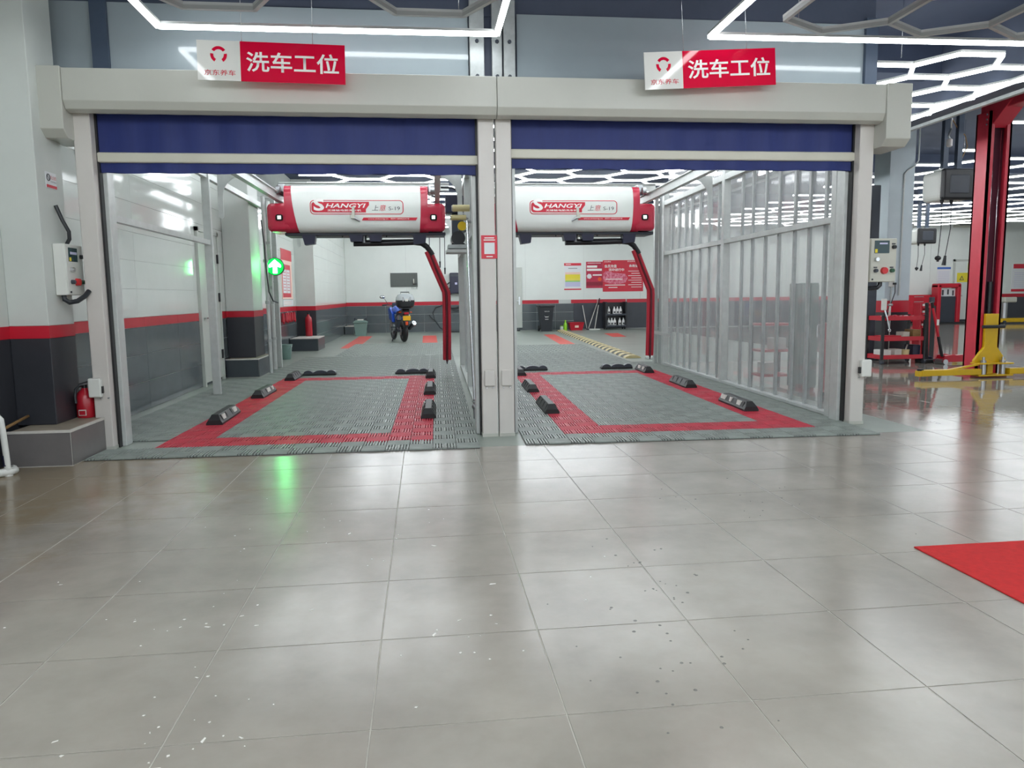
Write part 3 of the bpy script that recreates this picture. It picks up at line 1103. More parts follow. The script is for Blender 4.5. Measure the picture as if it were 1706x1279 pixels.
# ------------------------------------------------------------------ bay framing
def partition(label, x, K, studs, posts, y1, clear=True, midz=2.0, full=True):
    t = thing('stud_partition', label, 'partition', (x, 6.8, 0), -math.atan(K))
    Z = 2.84
    for y in posts:
        M().box(-.05, .05, y - 6.8 - .05, y - 6.8 + .05, 0, 3.12, .004).build('post', 'galv_light', t, True)
    for y in studs:
        for (a, b) in ((.045, midz - .03), (midz + .03, Z)):
            M().box(.012, .039, y - 6.8 - .025, y - 6.8 + .025, a, b).build('stud', 'galv', t, True)
    ya = min(posts + studs) - 6.8
    yb = y1 - 6.8
    ends = [ya] + [p - 6.8 for p in posts if ya + .3 < p - 6.8 < yb - .3] + [yb]
    for a, b in zip(ends[:-1], ends[1:]):
        M().box(-.045, .045, a, b, 0.018, .05).build('sill_rail', 'galv_light', t, True)
        M().box(-.04, .04, a, b, midz - .03, midz + .03).build('middle_rail', 'galv_light', t, True)
        M().box(-.045, .045, a, b, Z, Z + .08).build('top_rail', 'galv_light', t, True)
        if clear:
            M().box(.040, .044, a, b, .05, midz - .03).build('clear_panel', 'clear_pvc', t, True)
            M().box(.040, .044, a, b, midz + .03, Z).build('clear_panel', 'clear_pvc', t, True)
            M().box(.040, .044, a, b, Z + .08, 3.5).build('clear_panel', 'clear_pvc', t, True)
    return t
R_ST = [7.48, 7.83, 8.18, 8.59, 8.97, 9.37, 9.72, 10.6, 11.0, 11.41, 11.83, 12.14, 12.52, 12.89]
pr = partition('clear plastic partition with galvanised studs along the right bay', 4.118, KR, R_ST, [7.2, 10.26, 13.2], 13.2)
M().box(-.02, .0, 13.25 - 6.8, 13.55 - 6.8, 0, 3.1).build('end_sheet', 'galv', pr, True)
M().box(-.10, -.03, 13.55 - 6.8, 13.65 - 6.8, 0, 3.1).build('end_post', 'galv_light', pr, True)
M().bar((-.3, 13.2 - 6.8, .62), (.02, 12.95 - 6.8, .55), .03, .05).build('latch_bar', 'galv_light', pr, True)
pc = partition('galvanised stud divider standing between the two wash bays', .572, KL, [7.5, 7.9, 8.3, 8.7, 9.1, 9.5, 9.9, 10.7, 11.1, 11.5, 11.9, 12.3, 12.7], [7.2, 10.3, 13.6], 13.6)
# left bay light frame against the tiled wall
pl = thing('side_frame', 'galvanised frame of posts and rails in front of the tiled side wall', 'frame', (-2.79, 6.8, 0), -math.atan(0.002))
for y in (7.08, 10.42):
    M().box(-.05, .05, y - 6.8 - .03, y - 6.8 + .03, 0.0 if y < 8 else .017, 3.12, .004).build('post', 'galv_light', pl, True)
M().box(-.03, .03, 7.11 - 6.8, 10.39 - 6.8, 2.0, 2.06).build('middle_rail', 'galv_light', pl, True)
M().box(-.03, .03, 7.11 - 6.8, 16.0 - 6.8, 2.86, 2.94).build('top_rail', 'galv_light', pl, True)
M().box(-.12, .10, 14.5 - 6.8, 14.58 - 6.8, 0.0, 3.12, .006).build('post', 'galv_light', pl, True)
for z in (.9, 1.25, 1.6, 2.3):
    M().cyl((.0, 14.49 - 6.8, z), (.0, 14.505 - 6.8, z), .022, n=10).build('bolt_head', 'charcoal', pl, True)
# conduits in front of the pillar
for i, (x, y, r, lab) in enumerate(((-2.64, 13.3, .03, 'grey conduit pipe closest to the pillar by the wall door'), (-2.70, 13.95, .045, 'thick pale pipe beside the green arrow light'))):
    t = thing('conduit_pipe', lab, 'pipe', (x, y, 0))
    M().cyl((x, y, 0.017), (x, y, 3.0), r, n=12).build('pipe', 'galv_light', t)
    for z in (.55, 1.2, 1.9):
        M().cyl((x, y, z), (x, y, z + .05), r + .012, n=12).build('coupling', 'galv', t)
    if i == 0:
        for z in (1.45, 2.2):
            M().box(x - .02, x + .09, y - .02, y + .02, z, z + .05).build('bracket', 'galv', t)
tag(M().tube([(-2.66, 13.2, 2.6), (-2.62, 13.15, 2.2), (-2.6, 13.1, 1.8), (-2.57, 13.1, 1.4), (-2.52, 13.15, 1.25), (-2.47, 13.3, 1.22)], .012).build('cable', 'hose'), 'dark cable drooping down the conduit near the green arrow light', 'cable')

# runway beams for the wash machines
def runway(label, x, K, y1, hook):
    t = thing('runway_beam', label, 'beam', (x, 6.8, 2.8), -math.atan(K))
    M().box(-.04, .04, .35, y1 - 6.8, .02, .035).build('flange', 'galv_light', t, True)
    M().box(-.008, .008, .35, y1 - 6.8, .035, .145).build('web', 'galv_light', t, True)
    M().box(-.04, .04, .35, y1 - 6.8, .145, .16).build('flange', 'galv_light', t, True)
    # curved bracket arms reaching to the side posts
    for y in (10.3, 15.9):
        s = hook
        D = .34
        pts = []
        for k in range(11):
            a = PI / 2 * k / 10
            pts.append((s * (.02 + (D - .10) * math.sin(a) * 1.0), .06 - (.26) * (1 - math.cos(a))))
        inner = [(s * (D - .02), .10), (s * .02, .10)]
        poly = pts + [(s * (D - .08), -.45), (s * (D - .05), -.48), (s * (D - .01), -.45)] + inner
        M().prism([(u, v) for u, v in poly], 'y', y - 6.8 - .006, y - 6.8 + .006).build('bracket_arm', 'galv_light', t, True)
    return t
runway('galvanised runway beam on the tiled wall side of the left wash machine', -2.34, KL, 16.2, -1)
runway('galvanised runway beam on the divider side of the left wash machine', .17, KL, 13.6, 1)
runway('galvanised runway beam on the divider side of the right wash machine', 1.02, KR, 13.6, -1)
runway('galvanised runway beam on the clear partition side of the right wash machine', 3.60, KR, 16.2, 1)
for x0, x1, lab in ((-2.4, .5, 'steel cross beam above the left wash machine'), (1.1, 4.25, 'steel cross beam above the right wash machine')):
    t = thing('cross_beam', lab, 'beam', ((x0 + x1) / 2, 13.6, 3.13))
    M().box(x0, x1, 13.56, 13.64, 3.14, 3.25).build('rail', 'galv_light', t)
    M().box(x0, x1, 13.5, 13.7, 3.25, 3.265).build('flange', 'galv_light', t)

# ------------------------------------------------------------------ touch-free wash machines
PROF = [(12.42, 3.05), (12.37, 3.035), (12.335, 2.99), (12.318, 2.92), (12.305, 2.82), (12.30, 2.7), (12.30, 2.58), (12.305, 2.48), (12.32, 2.40), (12.355, 2.345), (12.42, 2.32), (12.98, 2.32), (13.04, 2.36), (13.06, 2.43), (13.06, 2.95), (13.03, 3.03), (12.98, 3.05)]
def wash_machine(label, xc, zoff):
    t = thing('wash_machine', label, 'wash machine', (xc, 12.3, 2.3 + zoff))
    dz = zoff
    def X(px):           # measured along the body, from its right shoulder
        return xc - 1.4 + (px - 442) * .00934
    def xl(z):
        f = min(1, max(0, (3.05 - z) / .73))
        return X(484.5) + .105 * f ** 1.8
    def xr(z):
        f = min(1, max(0, (3.05 - z) / .73))
        return X(699.5) - .03 * math.sin(f * 2.6) * 0 - .02 * f + .045 * math.sin(f * PI * .5) * (1 - f)
    P = [(y, z + dz) for y, z in PROF]
    M().loft([[(xl(z - dz), y, z) for y, z in P], [(xr(z - dz), y, z) for y, z in P]]).build('white_cover', 'machine_white', t)
    # seams and ends
    m = M()
    m.loft([[(X(473), y, z) for y, z in P], [(xl(z - dz) - .002, y, z) for y, z in P]])
    m.box(X(443.5), X(485), 12.312, 13.0, 2.33 + dz, 2.775 + dz, .075, 4)
    m.build('end_cap', 'machine_red', t)
    m = M()
    m.loft([[(xr(z - dz) + .002, y, z) for y, z in P], [(X(712.5), y, z) for y, z in P]])
    m.box(X(701), X(742), 12.312, 13.0, 2.33 + dz, 2.775 + dz, .075, 4)
    m.build('end_cap', 'machine_red', t)
    for px in (464.5, 721.5):
        l = M().box(X(px) - .055, X(px) + .055, 12.295, 12.32, 2.50 + dz, 2.595 + dz, .03, 3).build('lamp_bezel', 'black_plastic', t)
        M().box(X(px) - .026, X(px) + .026, 12.288, 12.296, 2.522 + dz, 2.574 + dz).build('lamp_lens', 'lens_lit', l)
    # carriage on the beams
    for s, px in ((-1, 466), (1, 719)):
        c = M().box(X(px) - .05, X(px) + .05, 12.5, 12.95, 2.965 + dz * .3, 3.10 + dz, .01).build('carriage', 'steel', t)
        for yy in (12.56, 12.88):
            M().cyl((X(px) - .06, yy, 3.02), (X(px) + .06, yy, 3.02), .05, n=14).build('wheel', 'charcoal', c)
        M().cyl((X(px + s * 2) - .03, 12.36, 2.98), (X(px + s * 2) + .03, 12.36, 2.98), .06, n=14).build('guide_roller', 'steel', c)
    # underside brackets
    M().box(X(470), X(742), 12.44, 12.95, 2.275 + dz, 2.325 + dz, .01).build('under_tray', 'charcoal', t)
    for a, b, c_ in ((498, 521, 1), (577, 601, 0), (610, 633, 0), (686, 709, -1)):
        z0 = 2.29 + dz
        k = .05 * c_
        M().prism([(X(a), z0), (X(b), z0), (X(b) - .02, z0 - (.14 if c_ else .11)), (X(a) + .02 + k * .4, z0 - (.16 if c_ else .11))], 'y', 12.42, 12.60).build('nozzle_bracket', 'navy_plastic', t)
    for px in (565, 640):
        M().cyl((X(px), 12.5, 2.29 + dz), (X(px), 12.5, 2.25 + dz), .018, .006, n=8).build('drain_nozzle', 'charcoal', t)
    # spray arm
    M().cyl((X(601), 12.55, 2.32 + dz), (X(601), 12.55, 2.17 + dz), .045, n=14).build('arm_pivot', 'steel', t)
    arm = [(X(583), 12.55, 2.155 + dz), (X(640), 12.55, 2.16 + dz), (X(686), 12.55, 2.175 + dz), (X(700), 12.55, 2.16 + dz), (X(709), 12.55, 2.10 + dz), (X(716), 12.55, 2.01 + dz), (X(719), 12.55, 1.965 + dz)]
    a = M().tube(arm, [.045, .045, .048, .048, .045, .042, .04], 12).build('spray_arm', 'black_plastic', t)
    M().tube([(X(601), 12.52, 2.2 + dz), (X(640), 12.52, 2.205 + dz), (X(684), 12.52, 2.21 + dz)], .012, 6).build('pressure_hose', 'hose', a)
    ex = X(741)
    for dx, mt in ((-.036, 'arm_red'), (.036, 'arm_red')):
        M().tube([(X(712) + dx, 12.55, 2.02 + dz), (X(725) + dx, 12.55, 1.72 + dz), (ex + dx, 12.55, 1.36 + dz), (ex + .005 + dx, 12.55, 1.28 + dz), (ex - .0 + dx, 12.55, .7 + dz), (ex - .01 + dx, 12.55, .235)], .034, 10).build('foam_sleeve', mt, a)
    M().tube([(X(714), 12.54, 2.0 + dz), (X(725), 12.52, 1.72 + dz), (ex, 12.52, 1.36 + dz), (ex + .005, 12.52, 1.28 + dz), (ex, 12.52, .7 + dz), (ex - .01, 12.52, .215)], .018, 8).build('spray_pipe', 'arm_dark', a)
    M().cyl((ex - .01, 12.52, .22), (ex - .01, 12.52, .17), .016, .008, n=8).build('nozzle_tip', 'charcoal', a)
    # lettering on the front cover
    yf = 12.299
    zz = lambda py: 2.816 + dz - (py - 333) * .00928
    lo = M()
    def rr(x0, x1, z0, z1, r, n=6):
        out = []
        for cx_, cz_, a0 in ((x1 - r, z1 - r, 0), (x0 + r, z1 - r, 90), (x0 + r, z0 + r, 180), (x1 - r, z0 + r, 270)):
            for k in range(n + 1):
                a_ = math.radians(a0 + 90 * k / n)
                out.append((cx_ + r * math.cos(a_), cz_ + r * math.sin(a_)))
        return out
    lo = M().prism(rr(X(515.5), X(671), zz(357), zz(333.2), .06), 'y', yf - .002, yf + .004).build('logo_frame', 'print_red', t)
    M().prism(rr(X(517), X(669.6), zz(355.8), zz(334.4), .05), 'y', yf - .0035, yf + .003).build('logo_field', 'machine_white', lo)
    left = rr(X(518), X(612), zz(353.8), zz(336), .05)
    pts = [(x_ if x_ < X(560) else (X(613.5) if z_ > zz(345) else X(608)), z_) for x_, z_ in left]
    M().prism(pts, 'y', yf - .005, yf).build('logo_red_field', 'print_red', lo)
    text('S', 'lettering', 'print_white', lo, X(521.5), X(539), zz(351), zz(330.5), yf - .0065, weight=.03)
    text('HANGYI', 'lettering', 'print_white', lo, X(541), X(608), zz(346), zz(338.8), yf - .0065, weight=.02, shear=.25)
    text('无接触电脑洗车机', 'lettering', 'print_white', lo, X(544), X(600), zz(352), zz(348.5), yf - .0065, weight=.012)
    text('上', 'lettering', 'print_dark', lo, X(618), X(629), zz(350.5), zz(341.5), yf - .005, shear=.2)
    text('意', 'lettering', 'print_red', lo, X(630), X(642), zz(351), zz(341), yf - .005, shear=.2)
    text('S-19', 'lettering', 'print_dark', lo, X(646), X(665), zz(350), zz(344), yf - .005)
    M().prism([(X(600.5), zz(367)), (X(691.5), zz(367)), (X(694.5), zz(362.2)), (X(603.5), zz(362.2))], 'y', yf - .003, yf + .012).build('address_strip', 'print_red', lo)
    text('www.sinloong.cn   0371-84422418', 'lettering', 'print_white', lo, X(611), X(680), zz(366), zz(363.2), yf - .0045)
    # small jet gun clipped to the cover
    gx = X(587) if zoff == 0 else X(600)
    s = 1 if zoff == 0 else -1
    gn = M().bar((gx, yf - .02, zz(344)), (gx, yf - .02, zz(360)), .04, .03).bar((gx - s * .012, yf - .02, zz(357)), (gx - s * .012, yf - .02, zz(364)), .055, .04).build('jet_gun', 'box_beige', t)
    M().cyl((gx, yf - .02, zz(362)), (gx + s * .1, yf - .02, zz(368.5)), .018, .014, n=10).build('jet_nozzle', 'steel', gn)
    return t
wash_machine('white and red wash machine hanging in the bay with the motorcycle', -1.013, 0.0)
wash_machine('white and red wash machine hanging in the bay with the clear partition', 2.467, 0.001)

# ------------------------------------------------------------------ green arrow light
AX, AY, AZ = -2.58, 13.78, 1.85
t = thing('arrow_light', 'round green light with a white upward arrow on a steel post', 'signal light', (AX, AY, AZ - .15))
M().cyl((AX, AY, AZ), (AX, AY + .07, AZ), .155, n=32).build('housing', 'black_plastic', t)
M().cyl((AX, AY - .012, AZ), (AX, AY, AZ), .145, n=32).build('green_disc', 'arrow_green', t)
ar = [(-.035, -.115), (.035, -.115), (.035, .0), (.10, -.015), (.10, .03), (0, .12), (-.10, .03), (-.10, -.015), (-.035, .0)]
M().prism([(AX + u, AZ + v) for u, v in ar], 'y', AY - .02, AY - .0125).build('arrow', 'arrow_white', t)
M().box(AX - .03, AX + .03, AY + .07, AY + .72, AZ - .03, AZ + .03).build('bracket', 'galv', t)

# ------------------------------------------------------------------ control boxes
def control_box(label, x0, x1, y0, y1, z0, z1, big):
    t = thing('control_box', label, 'control box', ((x0 + x1) / 2, (y0 + y1) / 2, z0))
    b = M().box(x0, x1, y0 + .008, y1, z0, z1, .004).build('cabinet', 'box_beige', t)
    M().box(x0 + .004, x1 - .004, y0, y0 + .0075, z0 + .004, z1 - .004, .002).build('door_panel', 'box_beige', t)
    w, h = x1 - x0, z1 - z0
    P = lambda u, v: (x0 + u * w, z0 + v * h)
    u0, v0 = P(.14, .66)
    u1, v1 = P(.70, .95)
    s = M().box(u0, u1, y0 - .004, y0 + .001, v0, v1).build('display', 'screen', t)
    M().box(u0 + .005, u0 + .03, y0 - .006, y0 - .003, v0 + .005, v0 + .04).build('sticker', 'print_yellow', s)
    M().box(u0 + .05, u1 - .02, y0 - .0055, y0 - .003, v0 + .085, v0 + .1).build('screen_bar', 'print_lilac', s)
    for (u, v, r, m_, nm) in ((.86, .80, .018, 'black_plastic', 'selector'), (.22, .52, .02, 'chrome', 'key_switch'), (.20, .26, .018, 'charcoal', 'push_button'), (.52, .26, .034, 'button_red', 'stop_button'), (.82, .26, .02, 'button_green', 'start_button')):
        c = P(u, v)
        M().cyl((c[0], y0 + .001, c[1]), (c[0], y0 - .03, c[1]), r, r * .92, n=16).build(nm, m_, t)
        if nm in ('selector', 'push_button', 'start_button'):
            M().box(c[0] - .018, c[0] + .018, y0 - .004, y0 + .001, c[1] + .025, c[1] + .037).build('name_plate', 'print_dark', t)
    c = P(.1, .06)
    M().cyl((c[0], y0 + .001, c[1]), (c[0], y0 - .008, c[1]), .008, n=8).build('lock', 'black_plastic', t)
    return t
cl = thing('control_box', 'white control box with a screen on the pillar by the plinth', 'control box', (-2.90, 6.765, 1.335), math.radians(90))
def ctl(t, w, h, dp, bigface=True):
    # local: front faces -y, width along x
    M().box(-w / 2, w / 2, .008, dp, 0, h, .005).build('cabinet', 'box_white', t, True)
    M().box(-w / 2 + .004, w / 2 - .004, 0, .0075, .004, h - .004, .002).build('door_panel', 'box_white', t, True)
    s = M().box(-w * .34, w * .16, -.004, .001, h * .66, h * .93).build('display', 'screen', t, True)
    M().box(-w * .32, -w * .22, -.006, -.003, h * .67, h * .74).build('sticker', 'print_yellow', s, True)
    M().box(-w * .26, w * .12, -.0055, -.003, h * .80, h * .85).build('screen_bar', 'print_lilac', s, True)
    for (u, v, r, m_, nm) in ((.36, .77, .018, 'black_plastic', 'selector'), (-.24, .5, .02, 'chrome', 'key_switch'), (-.26, .26, .018, 'charcoal', 'push_button'), (.02, .26, .032, 'button_red', 'stop_button'), (.32, .26, .018, 'button_green', 'start_button')):
        M().cyl((u * w, .001, v * h), (u * w, -.03, v * h), r, r * .92, n=16).build(nm, m_, t, True)
    M().cyl((-w * .36, .001, h * .06), (-w * .36, -.008, h * .06), .008, n=8).build('lock', 'black_plastic', t, True)
ctl(cl, .31, .42, .098)
tag(M().tube([(-2.985, 6.70, 2.07), (-2.95, 6.72, 1.95), (-2.915, 6.74, 1.86), (-2.92, 6.75, 1.80), (-2.945, 6.75, 1.758)], .016).build('conduit_hose', 'hose'), 'black conduit hose entering the top of the pillar control box', 'hose')
tag(M().tube([(-2.96, 6.66, 1.334), (-2.955, 6.655, 1.30), (-2.92, 6.66, 1.275), (-2.87, 6.69, 1.285), (-2.82, 6.72, 1.325), (-2.80, 6.76, 1.37)], .02).build('conduit_hose', 'hose'), 'black conduit hose looping from the pillar control box to the shutter post', 'hose')
crb = control_box('beige control box with red stop button beside the right shutter post', 4.285, 4.555, 6.86, 7.02, 1.37, 1.785, True)
M().box(4.2, 4.5, 6.93, 6.96, 1.55, 1.6).build('mounting_arm', 'galv', crb)
M().tube([(4.45, 6.95, 1.375), (4.45, 6.95, 1.34), (4.42, 6.95, 1.315), (4.36, 6.95, 1.31), (4.25, 6.93, 1.31)], .022).build('conduit', 'black_plastic', crb)

# no smoking notice on the pillar side and QR notice card (code left blank)
t = thing('notice_sign', 'small no smoking notice on the side of the front pillar', 'notice', (-3.0, 6.67, 2.18))
M().box(-2.9985, -2.995, 6.59, 6.77, 2.20, 2.33).build('card', 'paper', t)
M().box(-2.996, -2.9935, 6.60, 6.77, 2.205, 2.228).build('red_strip', 'print_red', t)
rg = M()
rg.torus((-2.9945, 6.635, 2.285), .026, .004, 'x', 20, 6)
rg.bar((-2.9945, 6.617, 2.303), (-2.9945, 6.653, 2.267), .002, .006)
rg.build('ban_symbol', 'print_dark', t)
text('禁止吸烟', 'lettering', 'print_red', t, 6.67, 6.765, 2.275, 2.305, -2.9942, face='+x')
text('NO SMOKING', 'lettering', 'print_dark', t, 6.67, 6.765, 2.25, 2.262, -2.9942, face='+x')
t = thing('notice_card', 'red bordered notice card stuck on the twin centre posts', 'notice', (.60, 6.76, 1.61))
M().box(.526, .668, 6.763, 6.769, 1.614, 1.820, .002).build('card', 'poster_red', t)
M().box(.552, .645, 6.760, 6.7635, 1.655, 1.755).build('blank_field', 'paper', t)
for i, (a, z) in enumerate(((.555, 1.792), (.547, 1.774), (.57, 1.628))):
    M().box(a, 1.197 - a, 6.7605, 6.7635, z, z + .009).build('text_line', 'print_white', t)

# ------------------------------------------------------------------ objects on and by the front plinth
t = thing('fire_extinguisher', 'red fire extinguisher behind the front pillar on the tiled plinth', 'fire extinguisher', (-2.925, 6.82, .286))
M().lathe([(.068, 0), (.074, .012), (.074, .17), (.06, .215), (.03, .24), (.026, .255)], (-2.925, 6.82, .286), 22).build('cylinder', 'ext_red', t)
M().box(-2.955, -2.895, 6.743, 6.75, .31, .36).build('label_plate', 'trim_white', t)
M().box(-2.95, -2.90, 6.7405, 6.744, .316, .352).build('label_print', 'ext_red', t)
v = M().cyl((-2.925, 6.82, .54), (-2.925, 6.82, .57), .022, n=12).build('valve', 'black_plastic', t)
M().bar((-2.965, 6.81, .575), (-2.87, 6.82, .60), .02, .012).build('lever', 'black_plastic', v)
M().tube([(-2.925, 6.82, .555), (-2.94, 6.75, .565), (-2.96, 6.73, .54), (-2.965, 6.725, .47), (-2.96, 6.72, .42)], .011).build('hose', 'hose', t)
tag(M().cyl((-3.24, 6.02, .30), (-3.19, 6.40, .37), .012, n=8).build('wooden_stick', 'wood'), 'short wooden stick leaning over the front plinth', 'stick')
t = thing('folding_stand', 'white tubular stand with a blue collar at the end of the plinth', 'stand', (-3.15, 5.88, 0))
M().tube([(-3.17, 5.9, .46), (-3.13, 5.89, .42), (-3.115, 5.88, .3), (-3.10, 5.87, .1), (-3.10, 5.87, .05)], .022, 10).build('upright', 'box_white', t)
M().cyl((-3.112, 5.88, .155), (-3.105, 5.875, .075), .027, n=14).build('blue_collar', 'navy_plastic', t)
M().tube([(-3.25, 5.80, .03), (-3.14, 5.83, .03), (-3.09, 5.87, .03), (-3.085, 5.93, .03), (-3.12, 5.98, .03)], .03, 10).build('foot_rail', 'box_white', t)
M().cyl((-3.10, 5.87, .0), (-3.10, 5.87, .06), .03, n=12).build('foot', 'box_white', t)

# ------------------------------------------------------------------ left bay wall things
dr_ = thing('door_1', 'grey steel door set in the tiled side wall before the pillar', 'door', (XL, 12.4, 0))
del dr_['category']; del dr_['label']
struct(dr_)
M().box(XL + .001, XL + .03, 11.55, 12.55, .05, 2.28, .004).build('door_leaf', 'door_grey', dr_)
for a, b, c_, e in ((11.49, 11.55, .0, 2.34), (12.55, 12.61, .0, 2.34), (11.49, 12.61, 2.28, 2.34)):
    M().box(XL + .001, XL + .045, a, b, c_, e).build('door_frame', 'door_grey', dr_)
for z in (.35, 1.25, 1.85):
    M().box(XL + .03, XL + .055, 12.50, 12.545, z, z + .14).build('hinge', 'black_plastic', dr_)
M().box(XL + .03, XL + .075, 11.62, 11.72, 1.0, 1.02).build('door_handle', 'chrome', dr_)
t = thing('door_switch', 'small beige switch plate on the side wall door', 'switch', (-3.23, 12.25, 1.8))
M().box(XL + .031, XL + .045, 12.2, 12.32, 1.78, 1.9, .003).build('plate', 'box_beige', t)
M().box(XL + .045, XL + .052, 12.23, 12.29, 1.81, 1.87).build('rocker', 'roller', t)

# posters on the side wall
t = thing('wall_poster', 'tall pink price poster on the side wall behind the arrow light', 'poster', (XL, 19.2, 1.16))
M().box(XL + .001, XL + .012, 18.15, 19.55, 1.28, 2.46).build('sheet', 'print_peach', t)
M().box(XL + .012, XL + .015, 18.15, 19.55, 2.2, 2.46).build('header_print', 'poster_red', t)
M().box(XL + .012, XL + .014, 18.2, 19.3, 1.32, 2.1).build('field_print', 'poster_red', t)
for y0 in (18.26, 18.76):
    M().box(XL + .014, XL + .016, y0, y0 + .45, 1.42, 1.98).build('price_column', 'paper', t)
    for k in range(7):
        M().box(XL + .016, XL + .017, y0 + .06, y0 + .39, 1.48 + k * .07, 1.495 + k * .07).build('text_line', 'print_red', t)
t = thing('wall_notice', 'white notice sheet below the pink price poster', 'notice', (XL, 19.0, 1.1))
M().box(XL + .002, XL + .012, 18.2, 19.55, 1.11, 1.26).build('sheet', 'paper', t)
for k in range(2):
    M().box(XL + .012, XL + .014, 18.3, 19.3, 1.15 + k * .05, 1.165 + k * .05).build('text_line', 'print_peach', t)
for k, y in enumerate((17.85, 18.25, 18.5, 18.72, 19.05, 19.4)):
    t = thing('hanging_cloth', 'red cloth hanging from a hook below the side wall posters', 'cloth', (XL + .04, y, .70), 0, 'red cloths on wall hooks')
    k2 = (k * 37 % 5) / 5.0
    poly = [(y - .03, .955), (y + .03, .955), (y + .06 + .04 * k2, .86), (y + .10 - .05 * k2, .74), (y + .03, .70 + .08 * k2), (y + .01, .80), (y - .03, .69 + .06 * (1 - k2)), (y - .09, .75 + .05 * k2), (y - .06, .87)]
    M().prism(poly, 'x', XL + .03, XL + .075, .008).build('fabric', 'cart_red', t)
    M().cyl((XL, y, .955), (XL + .06, y, .965), .008, n=6).build('hook', 'charcoal' if k % 2 else 'chrome', t)
t = thing('fire_extinguisher', 'tall red fire extinguisher standing on the dark plinth at the rear', 'fire extinguisher', (-2.95, 19.9, .322))
M().lathe([(.08, 0), (.09, .02), (.09, .42), (.075, .48), (.035, .52), (.03, .56)], (-2.95, 19.88, .322), 22).build('cylinder', 'ext_red', t)
M().cyl((-2.95, 19.88, .87), (-2.95, 19.88, .92), .03, n=10).build('valve', 'black_plastic', t)
M().bar((-3.0, 19.88, .93), (-2.88, 19.88, .945), .02, .012).build('lever', 'black_plastic', t)
t = thing('bucket', 'small grey bucket standing against the side wall below the cloths', 'bucket', (-2.98, 16.5, 0))
M().lathe([(.12, 0.0), (.13, .01), (.165, .3), (.175, .305), (.17, .315), (.15, .31), (.12, .04), (0.0, .03)], (-2.98, 16.5, .0), 24).build('shell', 'bin_green', t)
M().tube([(-2.98 + .165 * math.cos(a), 16.5 - .05 - .08 * math.sin(a) * 1.0, .29 - .10 * math.sin(a)) for a in [PI * k / 10 for k in range(11)]], .005, 6).build('handle', 'chrome', t)

# ------------------------------------------------------------------ gear on the centre divider
t = thing('pump_bracket', 'pump bracket with rollers and a yellow cap on the centre divider', 'pump', (.5, 9.5, 1.82))
M().box(.30, .60, 9.35, 9.75, 1.82, 1.86, .005).build('shelf', 'galv_light', t)
M().box(.32, .60, 9.38, 9.72, 1.87, 1.92, .005).build('shelf_edge', 'galv', t)
M().cyl((.45, 9.4, 2.0), (.45, 9.72, 2.0), .085, n=20).build('motor', 'black_plastic', t)
M().box(.37, .53, 9.45, 9.65, 1.9, 1.94).build('motor_foot', 'black_plastic', t)
M().cyl((.50, 9.40, 2.145), (.50, 9.46, 2.145), .055, n=20).build('yellow_cap', 'yellow_cap', t)
M().cyl((.50, 9.46, 2.145), (.50, 9.7, 2.13), .04, n=14).build('filter_body', 'charcoal', t)
for (z, a, b, r) in ((2.37, .39, .60, .042), (2.255, .37, .555, .034)):
    ro = M().cyl((a, 9.5, z), (b, 9.5, z), r, n=18).build('roller', 'roller', t)
    M().cyl((b, 9.5, z), (b + .03, 9.5, z - .01), .01, n=8).build('axle', 'steel', ro)
    M().cyl((a - .012, 9.5, z), (a, 9.5, z), r * .8, n=14).build('end_cap', 'box_beige', ro)
M().box(.602, .622, 9.36, 9.44, 1.8, 2.83).build('back_plate', 'galv', t)
M().tube([(.52, 9.55, 2.08), (.58, 9.5, 2.12), (.62, 9.46, 2.2), (.63, 9.45, 2.3)], .014, 8).build('link_hose', 'galv_light', t)
t = thing('junction_box', 'dark blue electrical box above the divider pump', 'electrical box', (.42, 11.3, 2.5))
M().box(.36, .62, 11.2, 11.5, 2.5, 2.75, .01).build('case', 'navy_plastic', t)
M().box(.45, .62, 11.25, 11.45, 2.2, 2.49, .01).build('lower_case', 'charcoal', t)
M().tube([(.3, 11.2, 2.86), (.45, 11.15, 2.85), (.58, 11.1, 2.78), (.6, 11.1, 2.6)], .015, 8).build('feed_hose', 'hose', t)
t = thing('drop_pipe', 'thin chrome pipe with a ball valve beside the twin centre posts', 'pipe', (.535, 7.72, 0))
M().tube([(.47, 7.9, 2.06), (.475, 7.86, 1.6), (.495, 7.76, .5), (.505, 7.72, .22)], .014, 10).build('pipe', 'chrome', t)
M().ball((.505, 7.72, .145), .034).build('valve_ball', 'steel', t)
M().cyl((.505, 7.72, .017), (.505, 7.72, .22), .018, n=10).build('valve_stem', 'steel', t)
M().bar((.475, 7.70, .20), (.535, 7.70, .20), .02, .012).build('valve_handle', 'chrome', t)
M().cyl((.47, 7.9, 2.05), (.59, 7.91, 2.05), .016, n=10).build('elbow', 'steel', t)

